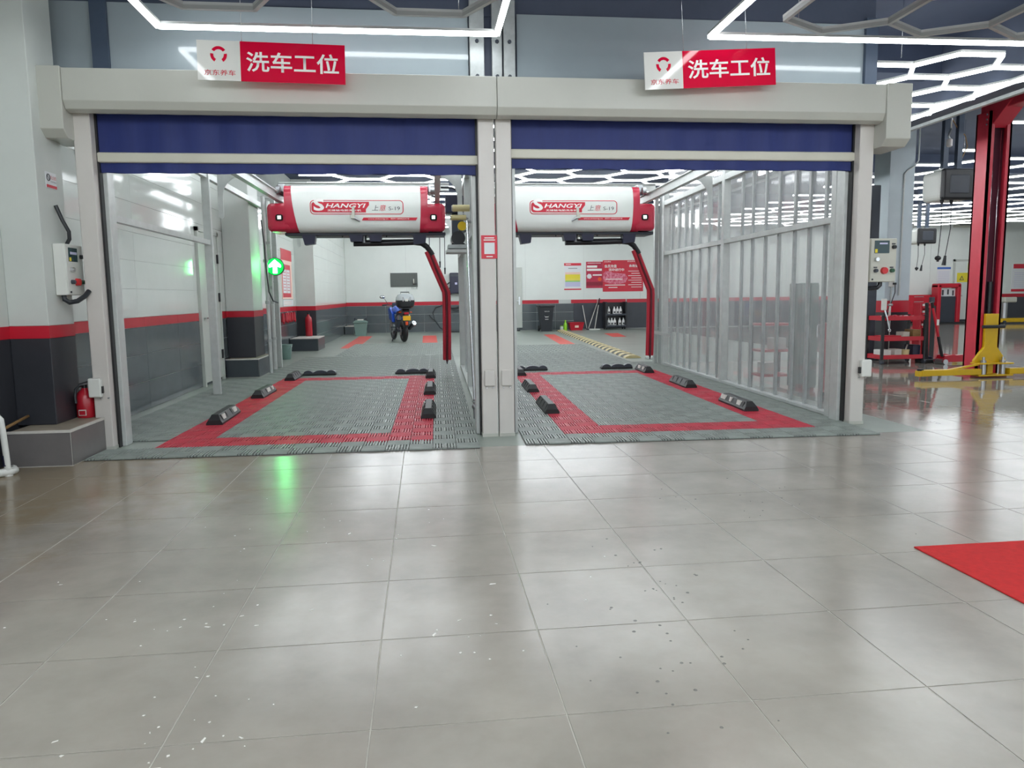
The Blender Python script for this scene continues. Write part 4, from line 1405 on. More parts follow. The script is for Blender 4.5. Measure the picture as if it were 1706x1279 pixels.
# ------------------------------------------------------------------ motorcycle
def motorcycle(x, y, rz):
    t = thing('motorcycle', 'blue motorcycle with a top box and yellow number plate', 'motorcycle', (x, y, .0), rz)
    B = lambda m, n, mt, p=None: m.build(n, mt, p or t, True)
    for yy, w, nm in ((0, .085, 'rear_wheel'), (1.42, .062, 'front_wheel')):
        wh = B(M().torus((0, yy, .32), .32 - w, w, 'x', 36, 12, .9), nm, 'black_rubber')
        B(M().torus((0, yy, .32), .19, .03, 'x', 30, 8), 'rim', 'bike_grey', wh)
        sp = M()
        for k in range(6):
            a = k * PI / 3
            sp.bar((0, yy, .32), (0, yy + .19 * math.cos(a), .32 + .19 * math.sin(a)), .03, .03)
        B(sp, 'spokes', 'charcoal', wh)
        B(M().cyl((-.09, yy, .32), (.09, yy, .32), .045, n=16), 'hub', 'charcoal', wh)
        B(M().cyl((-.1, yy, .32), (-.094, yy, .32), .12, n=24), 'brake_disc', 'steel', wh)
    for s in (-1, 1):
        B(M().tube([(s * .11, .0, .32), (s * .1, .5, .4)], .025, 8), 'swing_arm', 'charcoal')
        B(M().tube([(s * .1, 1.42, .32), (s * .1, 1.12, .98)], .028, 10), 'fork_leg', 'steel')
        B(M().tube([(s * .09, .45, .42), (s * .13, .5, .7), (s * .11, .1, .86), (s * .08, -.2, .92)], .018, 8), 'frame_rail', 'black_plastic')
        fp = B(M().tube([(s * .14, .42, .42), (s * .3, .40, .42)], .016, 8), 'foot_peg', 'charcoal')
        B(M().tube([(s * .05, 1.08, 1.02), (s * .2, 1.02, 1.07), (s * .40, .93, 1.06)], .014, 8), 'handlebar', 'black_plastic')
        B(M().cyl((s * .29, .985, 1.065), (s * .42, .92, 1.058), .024, n=10), 'grip', 'black_rubber')
        B(M().tube([(s * .26, 1.03, 1.08), (s * .40, 1.08, 1.06)], .008, 6), 'lever', 'charcoal')
        mi = B(M().tube([(s * .24, 1.0, 1.08), (s * .34, 1.0, 1.25)], .008, 6), 'mirror_arm', 'black_plastic')
        B(M().ball((s * .40, 1.0, 1.30), (.085, .03, .05)), 'mirror_shell', 'black_plastic', mi)
        B(M().ball((s * .40, .985, 1.30), (.072, .022, .04)), 'mirror_glass', 'chrome', mi)
        B(M().cyl((s * .1, -.26, .86), (s * .19, -.27, .86), .018, n=10), 'indicator', 'orange')
        B(M().prism([(.55, .55), (1.0, .62), (1.15, .95), (.95, 1.0), (.6, .82)], 'x', s * .13, s * .22, .02), 'side_fairing', 'bike_blue')
    B(M().box(-.14, .14, .45, .95, .28, .62, .05, 2), 'engine', 'charcoal')
    B(M().cyl((-.19, .62, .4), (.19, .62, .4), .1, n=18), 'crank_case', 'bike_grey')
    rings = []
    for yy, w, z0, z1 in ((.42, .09, .78, .86), (.55, .14, .76, .98), (.78, .18, .76, 1.06), (1.0, .16, .78, 1.02), (1.1, .08, .82, .94)):
        zc, h = (z0 + z1) / 2, (z1 - z0) / 2
        rings.append([(w * math.cos(a * PI / 6), yy, zc + h * math.sin(a * PI / 6)) for a in range(12)])
    B(M().loft(rings), 'fuel_tank', 'bike_blue')
    rings = []
    for yy, w, z0, z1 in ((-.28, .08, .86, .93), (-.1, .13, .82, .93), (.15, .15, .80, .9), (.4, .13, .78, .87), (.5, .08, .78, .86)):
        rings.append([(-w, yy, z0), (w, yy, z0), (w, yy, z1 - .02), (w * .7, yy, z1), (-w * .7, yy, z1), (-w, yy, z1 - .02)])
    B(M().loft(rings), 'seat', 'black_rubber')
    B(M().prism([(-.38, .80), (-.3, .96), (.1, .92), (.05, .76)], 'x', -.12, .12, .02), 'tail_fairing', 'black_plastic')
    B(M().box(-.07, .07, -.40, -.36, .80, .86, .01), 'tail_light', 'ext_red')
    fe = B(M().prism([(-.36, .82), (-.42, .58), (-.40, .44), (-.37, .44), (-.38, .6), (-.3, .8)], 'x', -.06, .06), 'rear_fender', 'black_plastic')
    pl_ = B(M().box(-.11, .11, -.435, -.425, .63, .76, .003), 'number_plate', 'plate_yellow', fe)
    B(M().box(-.035, .035, -.425, -.41, .5, .60), 'reflector', 'orange', fe)
    B(M().box(.065, .09, -.43, -.41, .72, .8), 'plate_lamp', 'trim_white', fe)
    # luggage rack and top box
    B(M().box(-.13, .13, -.42, .0, .955, .98), 'luggage_rack', 'black_plastic')
    rings = []
    for z, w, d in ((.985, .18, .14), (1.02, .235, .19), (1.14, .265, .2), (1.2, .26, .195)):
        rings.append([(w * c_, -.26 + d * s_, z) for c_, s_ in [(math.copysign(abs(math.cos(a)) ** .6, math.cos(a)), math.copysign(abs(math.sin(a)) ** .6, math.sin(a))) for a in [2 * PI * k / 20 for k in range(20)]]])
    tb = B(M().loft(rings), 'top_box', 'black_plastic')
    rings = []
    for z, w, d in ((1.2, .262, .197), (1.28, .25, .185), (1.36, .2, .14), (1.385, .12, .08)):
        rings.append([(w * c_, -.26 + d * s_, z) for c_, s_ in [(math.copysign(abs(math.cos(a)) ** .6, math.cos(a)), math.copysign(abs(math.sin(a)) ** .6, math.sin(a))) for a in [2 * PI * k / 20 for k in range(20)]]])
    B(M().loft(rings), 'box_lid', 'bike_grey', tb)
    B(M().box(-.045, .045, -.475, -.44, 1.17, 1.24, .006), 'latch', 'trim_white', tb)
    for s in (-1, 1):
        B(M().box(s * .1 - .015, s * .1 + .015, -.47, -.43, 1.17, 1.28, .004), 'chrome_stripe', 'chrome', tb)
    B(M().tube([(-.12, -.26, 1.36), (-.12, -.26, 1.43), (.12, -.26, 1.43), (.12, -.26, 1.36)], .012, 8), 'carry_handle', 'black_plastic', tb)
    ex_ = B(M().tube([(.12, .6, .3), (.17, .3, .28), (.2, .1, .38)], .025, 10), 'exhaust_pipe', 'bike_grey')
    B(M().cyl((.2, .1, .38), (.235, -.26, .54), .06, .07, n=18), 'silencer', 'charcoal', ex_)
    B(M().cyl((.235, -.26, .54), (.24, -.29, .553), .072, .066, n=18), 'silencer_tip', 'chrome', ex_)
    B(M().tube([(-.12, .55, .32), (-.26, .45, .008)], .014, 8), 'side_stand', 'charcoal')
    B(M().prism([(1.1, 1.0), (1.22, .85), (1.25, 1.0), (1.12, 1.14), (1.09, 1.12)], 'x', -.09, .09, .02), 'windscreen', 'charcoal')
    B(M().prism([(1.2, .64), (1.42, .68), (1.66, .6), (1.64, .57), (1.42, .645), (1.22, .61)], 'x', -.06, .06), 'front_fender', 'bike_blue')
    return t
motorcycle(-.58, 22.0, math.radians(14))

# ------------------------------------------------------------------ rear wall things (left bay)
t = thing('pegboard', 'dark perforated tool board on the rear wall above the motorcycle', 'pegboard', (-.68, YB, 1.66))
M().box(-1.17, -.19, YB - .025, YB - .002, 1.66, 2.17, .003).build('board', 'board_grey', t)
hm = M()
for i in range(15):
    for j in range(8):
        hm.box(-1.13 + i * .064, -1.108 + i * .064, YB - .0275, YB - .0245, 1.69 + j * .06, 1.712 + j * .06)
ho = hm.build('peg_holes', 'black_plastic', t)
ho['kind'] = 'stuff'
M().box(-.36, -.2, YB - .10, YB - .025, 1.76, 1.78).build('tool_tray', 'black_plastic', t)
M().cyl((-.33, YB - .06, 1.78), (-.33, YB - .06, 1.95), .02, n=8).build('tool_handle', 'trim_white', t)
for i in range(4):
    M().cyl((-.4 + i * .06, YB - .03, 1.57), (-.4 + i * .06, YB - .03, 1.66), .007, n=6).build('hanging_driver', 'chrome', t)
t = thing('swing_bin', 'grey-green swing top bin by the rear corner', 'bin', (-2.15, 26.2, 0))
rings = []
for z, w in ((0, .17), (.02, .175), (.44, .215)):
    rings.append([(-2.15 - w, 26.2 - w * .8, z), (-2.15 + w, 26.2 - w * .8, z), (-2.15 + w, 26.2 + w * .8, z), (-2.15 - w, 26.2 + w * .8, z)])
M().loft(rings, smooth=False).build('body', 'bin_green', t)
M().box(-2.39, -1.91, 26.0, 26.4, .44, .475, .01).build('rim', 'bin_green', t)
M().prism([(-2.38, .475), (-1.92, .475), (-1.97, .52), (-2.33, .52)], 'y', 26.02, 26.38, .008).build('hood', 'bin_green', t)
M().box(-2.25, -2.05, 26.06, 26.3, .52, .56, .008).build('flap', 'trim_white', t)
for s in (-1, 1):
    M().box(-2.15 + s * .165, -2.15 + s * .21, 26.1, 26.3, .52, .61, .01).build('lid_clip', 'charcoal', t)
M().box(-2.2, -2.1, 26.045, 26.05, .22, .36).build('label_plate', 'paper', t)
t = thing('hose_station', 'dark blue wash gun case with looped black hose on the rear wall', 'hose station', (1.0, YB, 1.1))
M().box(.98, 1.40, YB - .35, YB - .002, 1.4, 2.15, .03, 2).build('case', 'navy_plastic', t)
M().box(1.0, 1.38, YB - .37, YB - .35, 2.02, 2.1).build('case_lid', 'charcoal', t)
M().box(1.16, 1.24, YB - .36, YB - .349, 1.72, 1.8).build('badge', 'print_lilac', t)
for k, (r, zc, dx) in enumerate(((.42, 1.25, 0), (.36, 1.12, .05), (.48, 1.35, -.04))):
    pts = [(1.15 + dx + r * .8 * math.cos(a), YB - .1 - .04 * k, zc + r * math.sin(a)) for a in [2 * PI * q / 28 for q in range(28)]]
    M().tube(pts, .022, 8, closed=True).build('hose_loop', 'hose', t)
tag(M().tube([(.7, YB - .05, .98), (.45, YB - .12, .9), (.34, YB - .2, .7), (.4, YB - .3, .45), (.6, YB - .5, .15), (.9, YB - .6, .025), (1.6, YB - .7, .025), (3.5, YB - .6, .025)], .022, 8).build('floor_hose', 'hose'), 'long black hose curving down the rear wall tiles to the floor', 'hose')
tag(M().tube([(.2, YB - .03, .62), (.3, YB - .06, .5), (.42, YB - .05, .4)], .012, 6).build('air_line', 'hose'), 'short black air line sticking out of the rear wall tiles', 'hose')
for i, (x, l) in enumerate(((.22, .9), (.55, 1.3), (.7, 1.0))):
    t = thing('air_drop_line', ('shortest thin air line hanging in front of the rear wall', 'middle length thin air line hanging in front of the rear wall', 'longest thin air line hanging in front of the rear wall')[i], 'hose', (x, 24.2, 2.2), 0, 'air lines hanging by the hose station')
    M().tube([(x, 24.2, CEIL), (x + .02, 24.2, 3.2), (x + .01, 24.2, 2.6 - .2 * i)], .012, 6).build('line', 'hose', t)
    M().cyl((x + .01, 24.2, 2.6 - .2 * i), (x + .01, 24.2, 2.4 - .2 * i), .03, .02, n=10).build('coupling', 'black_plastic', t)

# ------------------------------------------------------------------ rear wall things (right bay)
d2 = thing('door_2', '', '', (3.2, YB, 0))
del d2['category']; del d2['label']
struct(d2)
M().box(2.75, 3.66, YB - .06, YB - .003, .1, 2.33, .006).build('door_leaf', 'door_grey', d2)
M().box(3.53, 3.58, YB - .075, YB - .06, .95, 1.25).build('lock_plate', 'chrome', d2)
M().box(3.45, 3.58, YB - .11, YB - .075, 1.09, 1.115).build('door_handle', 'chrome', d2)
t = thing('wheelie_bin', 'black wheelie bin with white recycling print at the rear wall', 'bin', (4.38, 26.9, 0))
rings = []
for z, w, d in ((.06, .19, .2), (.5, .22, .25), (.88, .25, .3)):
    rings.append([(4.38 - w, 26.9 - d, z), (4.38 + w, 26.9 - d, z), (4.38 + w, 26.9 + d, z), (4.38 - w, 26.9 + d, z)])
M().loft(rings, smooth=False).build('body', 'bin_black', t)
M().box(4.09, 4.67, 26.57, 27.25, .88, .945, .02, 2).build('lid', 'bin_black', t)
M().cyl((4.15, 27.24, .9), (4.61, 27.24, .9), .02, n=8).build('handle', 'bin_black', t)
for s in (-1, 1):
    M().cyl((4.38 + s * .2, 27.1, .1), (4.38 + s * .25, 27.1, .1), .1, n=18).build('wheel', 'black_rubber', t)
M().box(4.2, 4.56, 26.72, 26.85, 0, .07).build('foot', 'bin_black', t)
tri = M()
for k in range(3):
    a0, a1 = PI / 2 + k * 2 * PI / 3 + .25, PI / 2 + (k + 1) * 2 * PI / 3 - .2
    tri.bar((4.38 + .085 * math.cos(a0), 26.644, .58 + .085 * math.sin(a0)), (4.38 + .085 * math.cos(a1), 26.644, .58 + .085 * math.sin(a1)), .004, .022)
tri.build('recycling_mark', 'print_white', t)
text('其他垃圾', 'lettering', 'print_white', t, 4.29, 4.47, .70, .74, 26.612)
for z in (.43, .465):
    M().box(4.32, 4.44, 26.655, 26.67, z, z + .016).build('text_line', 'print_white', t)

def poster(name, label, x0, x1, z0, z1, base, y=YB):
    t = thing(name, label, 'poster', ((x0 + x1) / 2, y, z0))
    M().box(x0, x1, y - .012, y - .001, z0, z1).build('sheet', base, t)
    return t
t = poster('wall_poster', 'white chart poster with yellow and green bands on the rear wall', 5.26, 5.91, 1.48, 2.48, 'paper')
for z0, z1, m_ in ((2.38, 2.48, 'poster_red'), (2.06, 2.14, 'print_peach'), (1.88, 2.06, 'print_yellow'), (1.83, 1.88, 'print_yellow'), (1.78, 1.83, 'print_green'), (1.6, 1.78, 'print_lilac'), (1.48, 1.53, 'poster_red')):
    ins = 0 if m_ == 'poster_red' else .04
    M().box(5.26 + ins, 5.91 - ins, YB - .015, YB - .012, z0, z1 - .004).build('colour_band', m_, t)
M().box(5.42, 5.76, YB - .015, YB - .012, 2.27, 2.29).build('text_line', 'print_dark', t)
M().box(5.32, 5.52, YB - .017, YB - .0145, 2.42, 2.44).build('text_line', 'print_white', t)
t = poster('wall_poster', 'rose red promotion poster with white text between two posters', 6.10, 6.735, 1.54, 2.52, 'poster_rose')
for z, a, b in ((2.30, 6.13, 6.52), (2.18, 6.13, 6.70)):
    M().box(a, b, YB - .015, YB - .012, z, z + .08).build('headline', 'print_white', t)
M().cyl((6.22, YB - .0155, 1.98), (6.22, YB - .012, 1.98), .1, n=6).build('badge', 'paper', t)
M().cyl((6.62, YB - .0155, 1.87), (6.62, YB - .012, 1.87), .08, n=6).build('badge', 'orange', t)
M().box(6.35, 6.70, YB - .015, YB - .012, 2.0, 2.05).build('headline', 'print_white', t)
M().box(6.10, 6.735, YB - .015, YB - .012, 1.63, 1.77).build('dark_band', 'print_maroon', t)
M().box(6.15, 6.66, YB - .015, YB - .012, 2.46, 2.475).build('text_line', 'print_white', t)
t = poster('wall_poster', 'bright red membership poster with a pink picture on the rear wall', 6.74, 8.30, 1.40, 2.57, 'poster_red')
text('会员充值', 'lettering', 'print_white', t, 6.80, 7.27, 2.29, 2.41, YB - .0135, weight=.02)
text('活动进行中', 'lettering', 'print_white', t, 6.96, 7.56, 2.16, 2.27, YB - .0135, weight=.02)
text('京东养车', 'lettering', 'print_white', t, 6.79, 7.05, 2.49, 2.54, YB - .0135, weight=.01)
text('京东养车', 'lettering', 'print_white', t, 7.68, 7.98, 2.50, 2.55, YB - .0135, weight=.01)
text('条款说明', 'lettering', 'print_white', t, 7.75, 8.22, 2.30, 2.41, YB - .0135, weight=.02)
M().prism([(6.76, 1.78), (6.75, 2.06), (6.85, 2.18), (7.1, 2.12), (7.4, 2.08), (7.6, 2.06), (7.7, 1.9), (7.6, 1.72), (7.3, 1.68), (7.0, 1.7)], 'y', YB - .014, YB - .012).build('picture', 'print_pink', t)
for k, (a, b) in enumerate(((6.82, 7.6), (6.96, 7.3))):
    M().box(a, b, YB - .015, YB - .012, 1.63 - k * .09, 1.66 - k * .09).build('text_line', 'print_white', t)
M().box(6.85, 7.5, YB - .016, YB - .0135, 1.85, 1.88).build('text_line', 'print_white', t)
for k in range(8):
    M().box(7.72 + .12 * (k % 2), 8.24, YB - .015, YB - .012, 2.15 - k * .085, 2.17 - k * .085).build('text_line', 'print_white', t)
t = thing('red_basket', 'red plastic basket on the floor by the rear wall', 'basket', (5.57, 27.3, 0))
rings = []
for z, w, d in ((0.0, .21, .15), (.27, .27, .2), (.29, .29, .22), (.29, .26, .19), (.05, .2, .14)):
    rings.append([(5.57 - w, 27.3 - d, z), (5.57 + w, 27.3 - d, z), (5.57 + w, 27.3 + d, z), (5.57 - w, 27.3 + d, z)])
M().loft(rings, smooth=False).build('shell', 'cart_red', t)
M().box(5.5, 5.64, 27.11, 27.125, .1, .18).build('label_plate', 'print_peach', t)
t = thing('detergent_bottle', 'lime green detergent bottle at the end of the speed hump', 'bottle', (5.12, 27.0, 0))
M().lathe([(.06, 0), (.065, .02), (.065, .2), (.05, .27), (.025, .3), (.025, .33)], (5.12, 27.0, 0), 18).build('body', 'lime', t)
M().lathe([(.03, 0), (.03, .05), (.02, .055)], (5.12, 27.0, .33), 14).build('cap', 'lime', t)
t = thing('white_tub', 'small white tub beside the lime green bottle', 'tub', (5.0, 27.0, 0))
M().lathe([(.055, 0), (.06, .01), (.06, .15), (.05, .16)], (4.98, 27.0, 0), 18).build('body', 'bottle_white', t)
M().lathe([(.062, 0), (.062, .02), (.02, .025)], (4.98, 27.0, .16), 18).build('lid', 'lime', t)
for (lab, a, b, hd) in (('thin grey rod leaning on the dark rear wall', (6.03, 27.5, .03), (5.95, 27.9, .9), False),
                        ('squeegee mop with pale handle leaning near the posters', (6.28, 27.3, .03), (6.6, 27.88, 1.15), True),
                        ('second mop handle crossing the squeegee mop', (6.05, 27.35, .03), (6.52, 27.9, 1.0), False)):
    t = thing('mop', lab, 'mop', a)
    M().cyl(a, b, .016, n=8).build('handle', 'trim_white', t)
    if hd:
        M().box(a[0] - .2, a[0] + .2, a[1] - .03, a[1] + .03, 0.0, .035).build('blade', 'box_white', t)
        M().cyl(tuple(a[i] + (b[i] - a[i]) * .78 for i in range(3)), b, .022, n=8).build('grip', 'black_plastic', t)
    else:
        M().cyl((a[0], a[1], 0), (a[0], a[1], .05), .025, n=8).build('tip', 'charcoal', t)
t = thing('bottle_rack', 'black two-shelf rack of bottles against the dark rear wall', 'rack', (7.1, 27.5, 0))
for x in (6.72, 7.48):
    M().box(x - .03, x + .03, 27.3, 27.75, .05, 1.02).build('side_panel', 'black_plastic', t)
for z in (.10, .52):
    M().box(6.72, 7.48, 27.3, 27.75, z, z + .03).build('shelf', 'black_plastic', t)
    M().box(6.72, 7.48, 27.29, 27.3, z, z + .06).build('front_lip', 'charcoal', t)
M().box(6.72, 7.48, 27.73, 27.76, .05, 1.0).build('back_panel', 'black_plastic', t)
for x in (6.75, 7.45):
    M().cyl((x, 27.4, 0), (x, 27.4, .06), .025, n=10).build('foot', 'black_rubber', t)
    M().cyl((x, 27.7, 0), (x, 27.7, .06), .025, n=10).build('foot', 'black_rubber', t)
BT = None
def bottle(x, y, z, label, group):
    global BT
    if BT is None:
        t = thing('spray_bottle', label, 'bottle', (x, y, z), 0, group)
        M().lathe([(.05, 0), (.055, .012), (.055, .17), (.035, .225), (.018, .245), (.018, .26)], (0, 0, 0), 16).build('body', 'bottle_white', t, True)
        M().lathe([(.022, 0), (.022, .03), (.012, .035)], (0, 0, .258), 12).build('cap', 'bottle_white', t, True)
        M().box(-.03, .03, -.058, -.05, .05, .12).build('label_patch', 'print_dark', t, True)
        BT = t
        return t
    return copy_tree(BT, (x, y, z), 0, label, group)
for x in (6.84, 7.05, 7.17, 7.29):
    bottle(x, 27.42, .55, 'white bottle on the upper shelf of the black rack', 'bottles on the rack upper shelf')
for x in (6.84, 6.955, 7.07, 7.26, 7.40):
    bottle(x, 27.42, .13, 'white bottle on the lower shelf of the black rack', 'bottles on the rack lower shelf')

# speed hump
t = thing('speed_hump', 'ridged yellow and black speed hump at the rear of the right bay', 'speed hump', (4.2, 14.7, 0))
p0, p1 = Vector((4.19, 14.75, 0)), Vector((4.93, 26.9, 0))
ax = (p1 - p0).normalized()
sd = Vector((ax.y, -ax.x, 0))
NS = 48
Ls = (p1 - p0).length / NS
ms = {}
for key, mt in ((0, 'bump_yellow'), (1, 'bump_dark')):
    m = M()
    hgt = .06 if key == 0 else .05
    prof = [(-.17, 0), (-.13, hgt * .6), (-.06, hgt), (.06, hgt), (.13, hgt * .6), (.17, 0)]
    m.prism(prof, 'y', .004, Ls - .004, .003)
    me = bpy.data.meshes.new('hump_segment')
    m.bm.to_mesh(me)
    m.bm.free()
    me.materials.append(MATS[mt])
    ms[key] = me
ang = math.atan2(ax.y, ax.x) - PI / 2
for k in range(NS):
    q = p0 + ax * (k * Ls)
    place('hump_segment', ms[k % 2], t, (q.x - 4.2, q.y - 14.7, .001), (0, 0, ang))
tag(M().box(4.36, 4.56, 14.4, 14.52, .0, .05, .01).build('door_stopper', 'galv_light'), 'small steel block on the floor at the end of the speed hump', 'block')

# ------------------------------------------------------------------ workshop on the right: two-post lift
LX0, LX1, LY0, LY1 = 8.15, 8.50, 10.25, 10.53
t = thing('two_post_lift', 'red two-post car lift with yellow carriage and arms', 'car lift', ((LX0 + LX1) / 2, 10.3, 0))
p = M()
p.box(LX0, LX0 + .03, LY0, LY1, .02, 3.83).box(LX1 - .03, LX1, LY0, LY1, .02, 3.83).box(LX0, LX1, LY1 - .03, LY1, .02, 3.83)
p.box(LX0, LX0 + .075, LY0, LY0 + .03, .02, 3.83).box(LX1 - .075, LX1, LY0, LY0 + .03, .02, 3.83)
po = p.build('column', 'lift_red', t)
M().box(LX0 + .03, LX1 - .03, LY0 + .12, LY0 + .2, .3, 3.8).build('inner_channel', 'lift_dark', po)
for x in (LX0 + .12, LX1 - .12):
    M().cyl((x, LY0 + .06, .9), (x, LY0 + .06, 3.8), .007, n=6).build('lift_cable', 'chrome', po)
M().cyl((LX1 - .13, LY0 + .09, .9), (LX1 - .13, LY0 + .09, 1.4), .04, n=12).build('hydraulic_ram', 'black_plastic', po)
M().box(LX0 - .12, LX1 + .12, LY0 - .05, LY1 + .15, 0, .02).build('base_plate', 'lift_red', po)
cg = M().prism([(8.22, .93), (8.43, .93), (8.43, .44), (8.58, .25), (8.58, .21), (8.07, .21), (8.07, .25), (8.22, .44)], 'y', LY0 - .06, LY0 - .01, .006).build('carriage', 'lift_yellow', t)
M().box(8.15, 8.5, LY0 - .12, LY0 - .06, .72, .765, .01).build('rubber_buffer', 'black_rubber', cg)
M().box(8.28, 8.37, LY0 - .07, LY0 - .02, .03, .22).build('carriage_foot', 'lift_yellow', cg)
M().box(8.05, 8.6, LY0 - .2, LY0 - .0, .195, .215, .004).build('top_plate', 'lift_yellow', cg)
M().box(8.05, 8.6, LY0 - .2, LY0 - .0, .02, .045, .004).build('bottom_plate', 'lift_yellow', cg)
for x in (8.17, 8.48):
    M().cyl((x, LY0 - .12, .02), (x, LY0 - .12, .25), .04, n=16).build('arm_pin', 'steel', cg)
    M().cyl((x, LY0 - .12, .25), (x, LY0 - .12, .30), .02, n=10).build('pin_handle', 'chrome', cg)
a = M().box(7.16, 8.10, LY0 - .19, LY0 - .07, .045, .13, .006).build('swing_arm', 'lift_yellow', t)
M().box(7.12, 7.30, LY0 - .18, LY0 - .08, .04, .12, .004).build('arm_extension', 'lift_yellow', a)
M().prism([(7.6, .13), (8.08, .205), (8.08, .185), (7.75, .13)], 'y', LY0 - .16, LY0 - .10).build('gusset', 'lift_yellow', a)
M().cyl((7.17, LY0 - .13, .12), (7.17, LY0 - .13, .15), .045, n=16).build('lifting_pad', 'black_rubber', a)
a = M().box(8.55, 9.75, LY0 - .19, LY0 - .07, .045, .13, .006).build('swing_arm', 'lift_yellow', t)
M().prism([(8.58, .205), (9.05, .13), (8.9, .13), (8.58, .185)], 'y', LY0 - .16, LY0 - .10).build('gusset', 'steel', a)
M().cyl((9.68, LY0 - .13, .12), (9.68, LY0 - .13, .15), .045, n=16).build('lifting_pad', 'black_rubber', a)
cb = M().box(LX0 + .06, LX1 - .06, 7.2, LY1, 3.83, 4.02, .01).build('cross_beam', 'lift_red', t)
M().prism([(LY0 - .35, 3.93), (LY0 + .05, 3.6), (LY0 + .05, 3.93)], 'x', LX0 + .04, LX1 - .04, .006).build('corner_gusset', 'lift_red', cb)
for z in (3.65, 3.72, 3.79):
    M().cyl((LX0 - .012, LY0 + .06, z), (LX0 + .001, LY0 + .06, z), .014, n=6).build('bolt', 'chrome', cb)

# hose reels
def reel(label, x0, x1, y0, y1, z0, z1, sc_, drops):
    t = thing('hose_reel', label, 'hose reel', ((x0 + x1) / 2, (y0 + y1) / 2, z0))
    w, h = x1 - x0, z1 - z0
    M().box(x0, x1, y0 + .07, y1, z0, z1, .09 * sc_, 4).build('drum_case', 'box_white', t)
    e = M().box(x0 - .005, x1 + .005, y0, y0 + .1, z0 - .005, z1 + .005, .045 * sc_, 3).build('end_cover', 'black_plastic', t)
    M().box(x0 + w * .2, x1 - w * .2, y0 - .012, y0 + .01, z0 + h * .2, z1 - h * .2, .01).build('cover_panel', 'charcoal', e)
    for k in (.28, .72):
        xx = x0 + w * k
        M().box(xx - .045 * sc_, xx + .045 * sc_, y0 + .2, y0 + .28, z1 - .02, CEIL).build('hanger', 'steel_blue', t)
    M().box(x0 + .05, x1 - .05, y0 + .15, y0 + .35, z1 - .005, z1 + .02).build('mount_plate', 'galv_light', t)
    for (u, l, kind) in drops:
        xx = x0 + w * u
        M().cyl((xx, y0 + .12, z0 + .01), (xx, y0 + .12, z0 - .06), .035 * sc_, .02 * sc_, n=10).build('outlet', 'black_plastic', t)
        dl = M().tube([(xx, y0 + .12, z0 - .04), (xx + .01, y0 + .12, z0 - l * .5), (xx - (.06 if kind else .02), y0 + .12, z0 - l)], .007, 6).build('hanging_hose', 'hose', t)
        e0 = (xx - (.06 if kind else .02), y0 + .12, z0 - l)
        if kind:
            M().cyl(e0, (e0[0] - .02, e0[1], e0[2] - .16), .02, .035, n=10).build('lamp_end', 'black_plastic', dl)
        else:
            M().ball((e0[0], e0[1], e0[2] - .04), (.06 * sc_, .03, .04)).cyl(e0, (e0[0], e0[1], e0[2] - .10), .02, n=8).build('blow_gun', 'black_plastic', dl)
    return t
reel('large hose reel with dark end cover beside the red lift', 8.72, 9.3, 11.95, 12.55, 2.80, 3.31, 1.0, [(.12, .93, 0), (.42, .93, 1)])
reel('small distant hose reel hanging near the far workshop wall', 13.85, 14.40, 19.9, 20.5, 2.6, 3.02, .9, [(.15, .65, 0), (.5, .6, 1)])
t = thing('air_coupling', 'small white bulb hanging on a hook above the large hose reel', 'hook', (8.62, 11.7, 3.55))
M().cyl((8.62, 11.7, 3.88), (8.62, 11.7, CEIL), .012, n=6).build('rod', 'chrome', t)
M().tube([(8.62, 11.7, 3.9), (8.6, 11.7, 3.84), (8.58, 11.7, 3.78), (8.6, 11.7, 3.74)], .016, 6).build('hook', 'steel', t)
M().lathe([(.02, .12), (.045, .1), (.045, 0), (.02, -.015)], (8.6, 11.7, 3.62), 12).build('bulb', 'bottle_white', t)
tag(M().tube([(9.1, 12.2, 3.36), (9.2, 12.2, 3.5), (9.3, 12.2, 3.72), (9.25, 12.2, 3.9), (9.1, 12.2, 4.02), (8.9, 12.2, CEIL)], .01, 6).build('copper_cable', 'wood'), 'thin copper coloured cable rising from the large hose reel', 'cable')

# tool trolley
t = thing('tool_trolley', 'three-tier black and red tool trolley by the pale pillar', 'trolley', (8.35, 12.5, 0))
CX0, CX1, CY0, CY1 = 7.95, 8.78, 12.3, 12.75
for z in (.10, .42, .78):
    tr_ = M().box(CX0 + .03, CX1 - .03, CY0, CY1, z, z + .015).build('tray', 'cart_red', t)
    M().box(CX0 + .03, CX1 - .03, CY0 - .012, CY0, z - .01, z + .065, .004).build('tray_lip', 'cart_red', tr_)
    M().box(CX0 + .03, CX1 - .03, CY1, CY1 + .012, z - .01, z + .065, .004).build('tray_lip', 'cart_red', tr_)
    for x in (CX0 + .018, CX1 - .03):
        M().box(x, x + .012, CY0, CY1, z - .01, z + .065).build('tray_end', 'cart_red', tr_)
for x in (CX0, CX1 - .04):
    for y in (CY0 - .02, CY1 - .02):
        lg = M().box(x, x + .045, y, y + .045, .07, .86, .004).build('corner_post', 'black_plastic', t)
        M().cyl((x + .005, y + .02, .045), (x + .04, y + .02, .045), .045, n=16).build('caster', 'charcoal', lg)
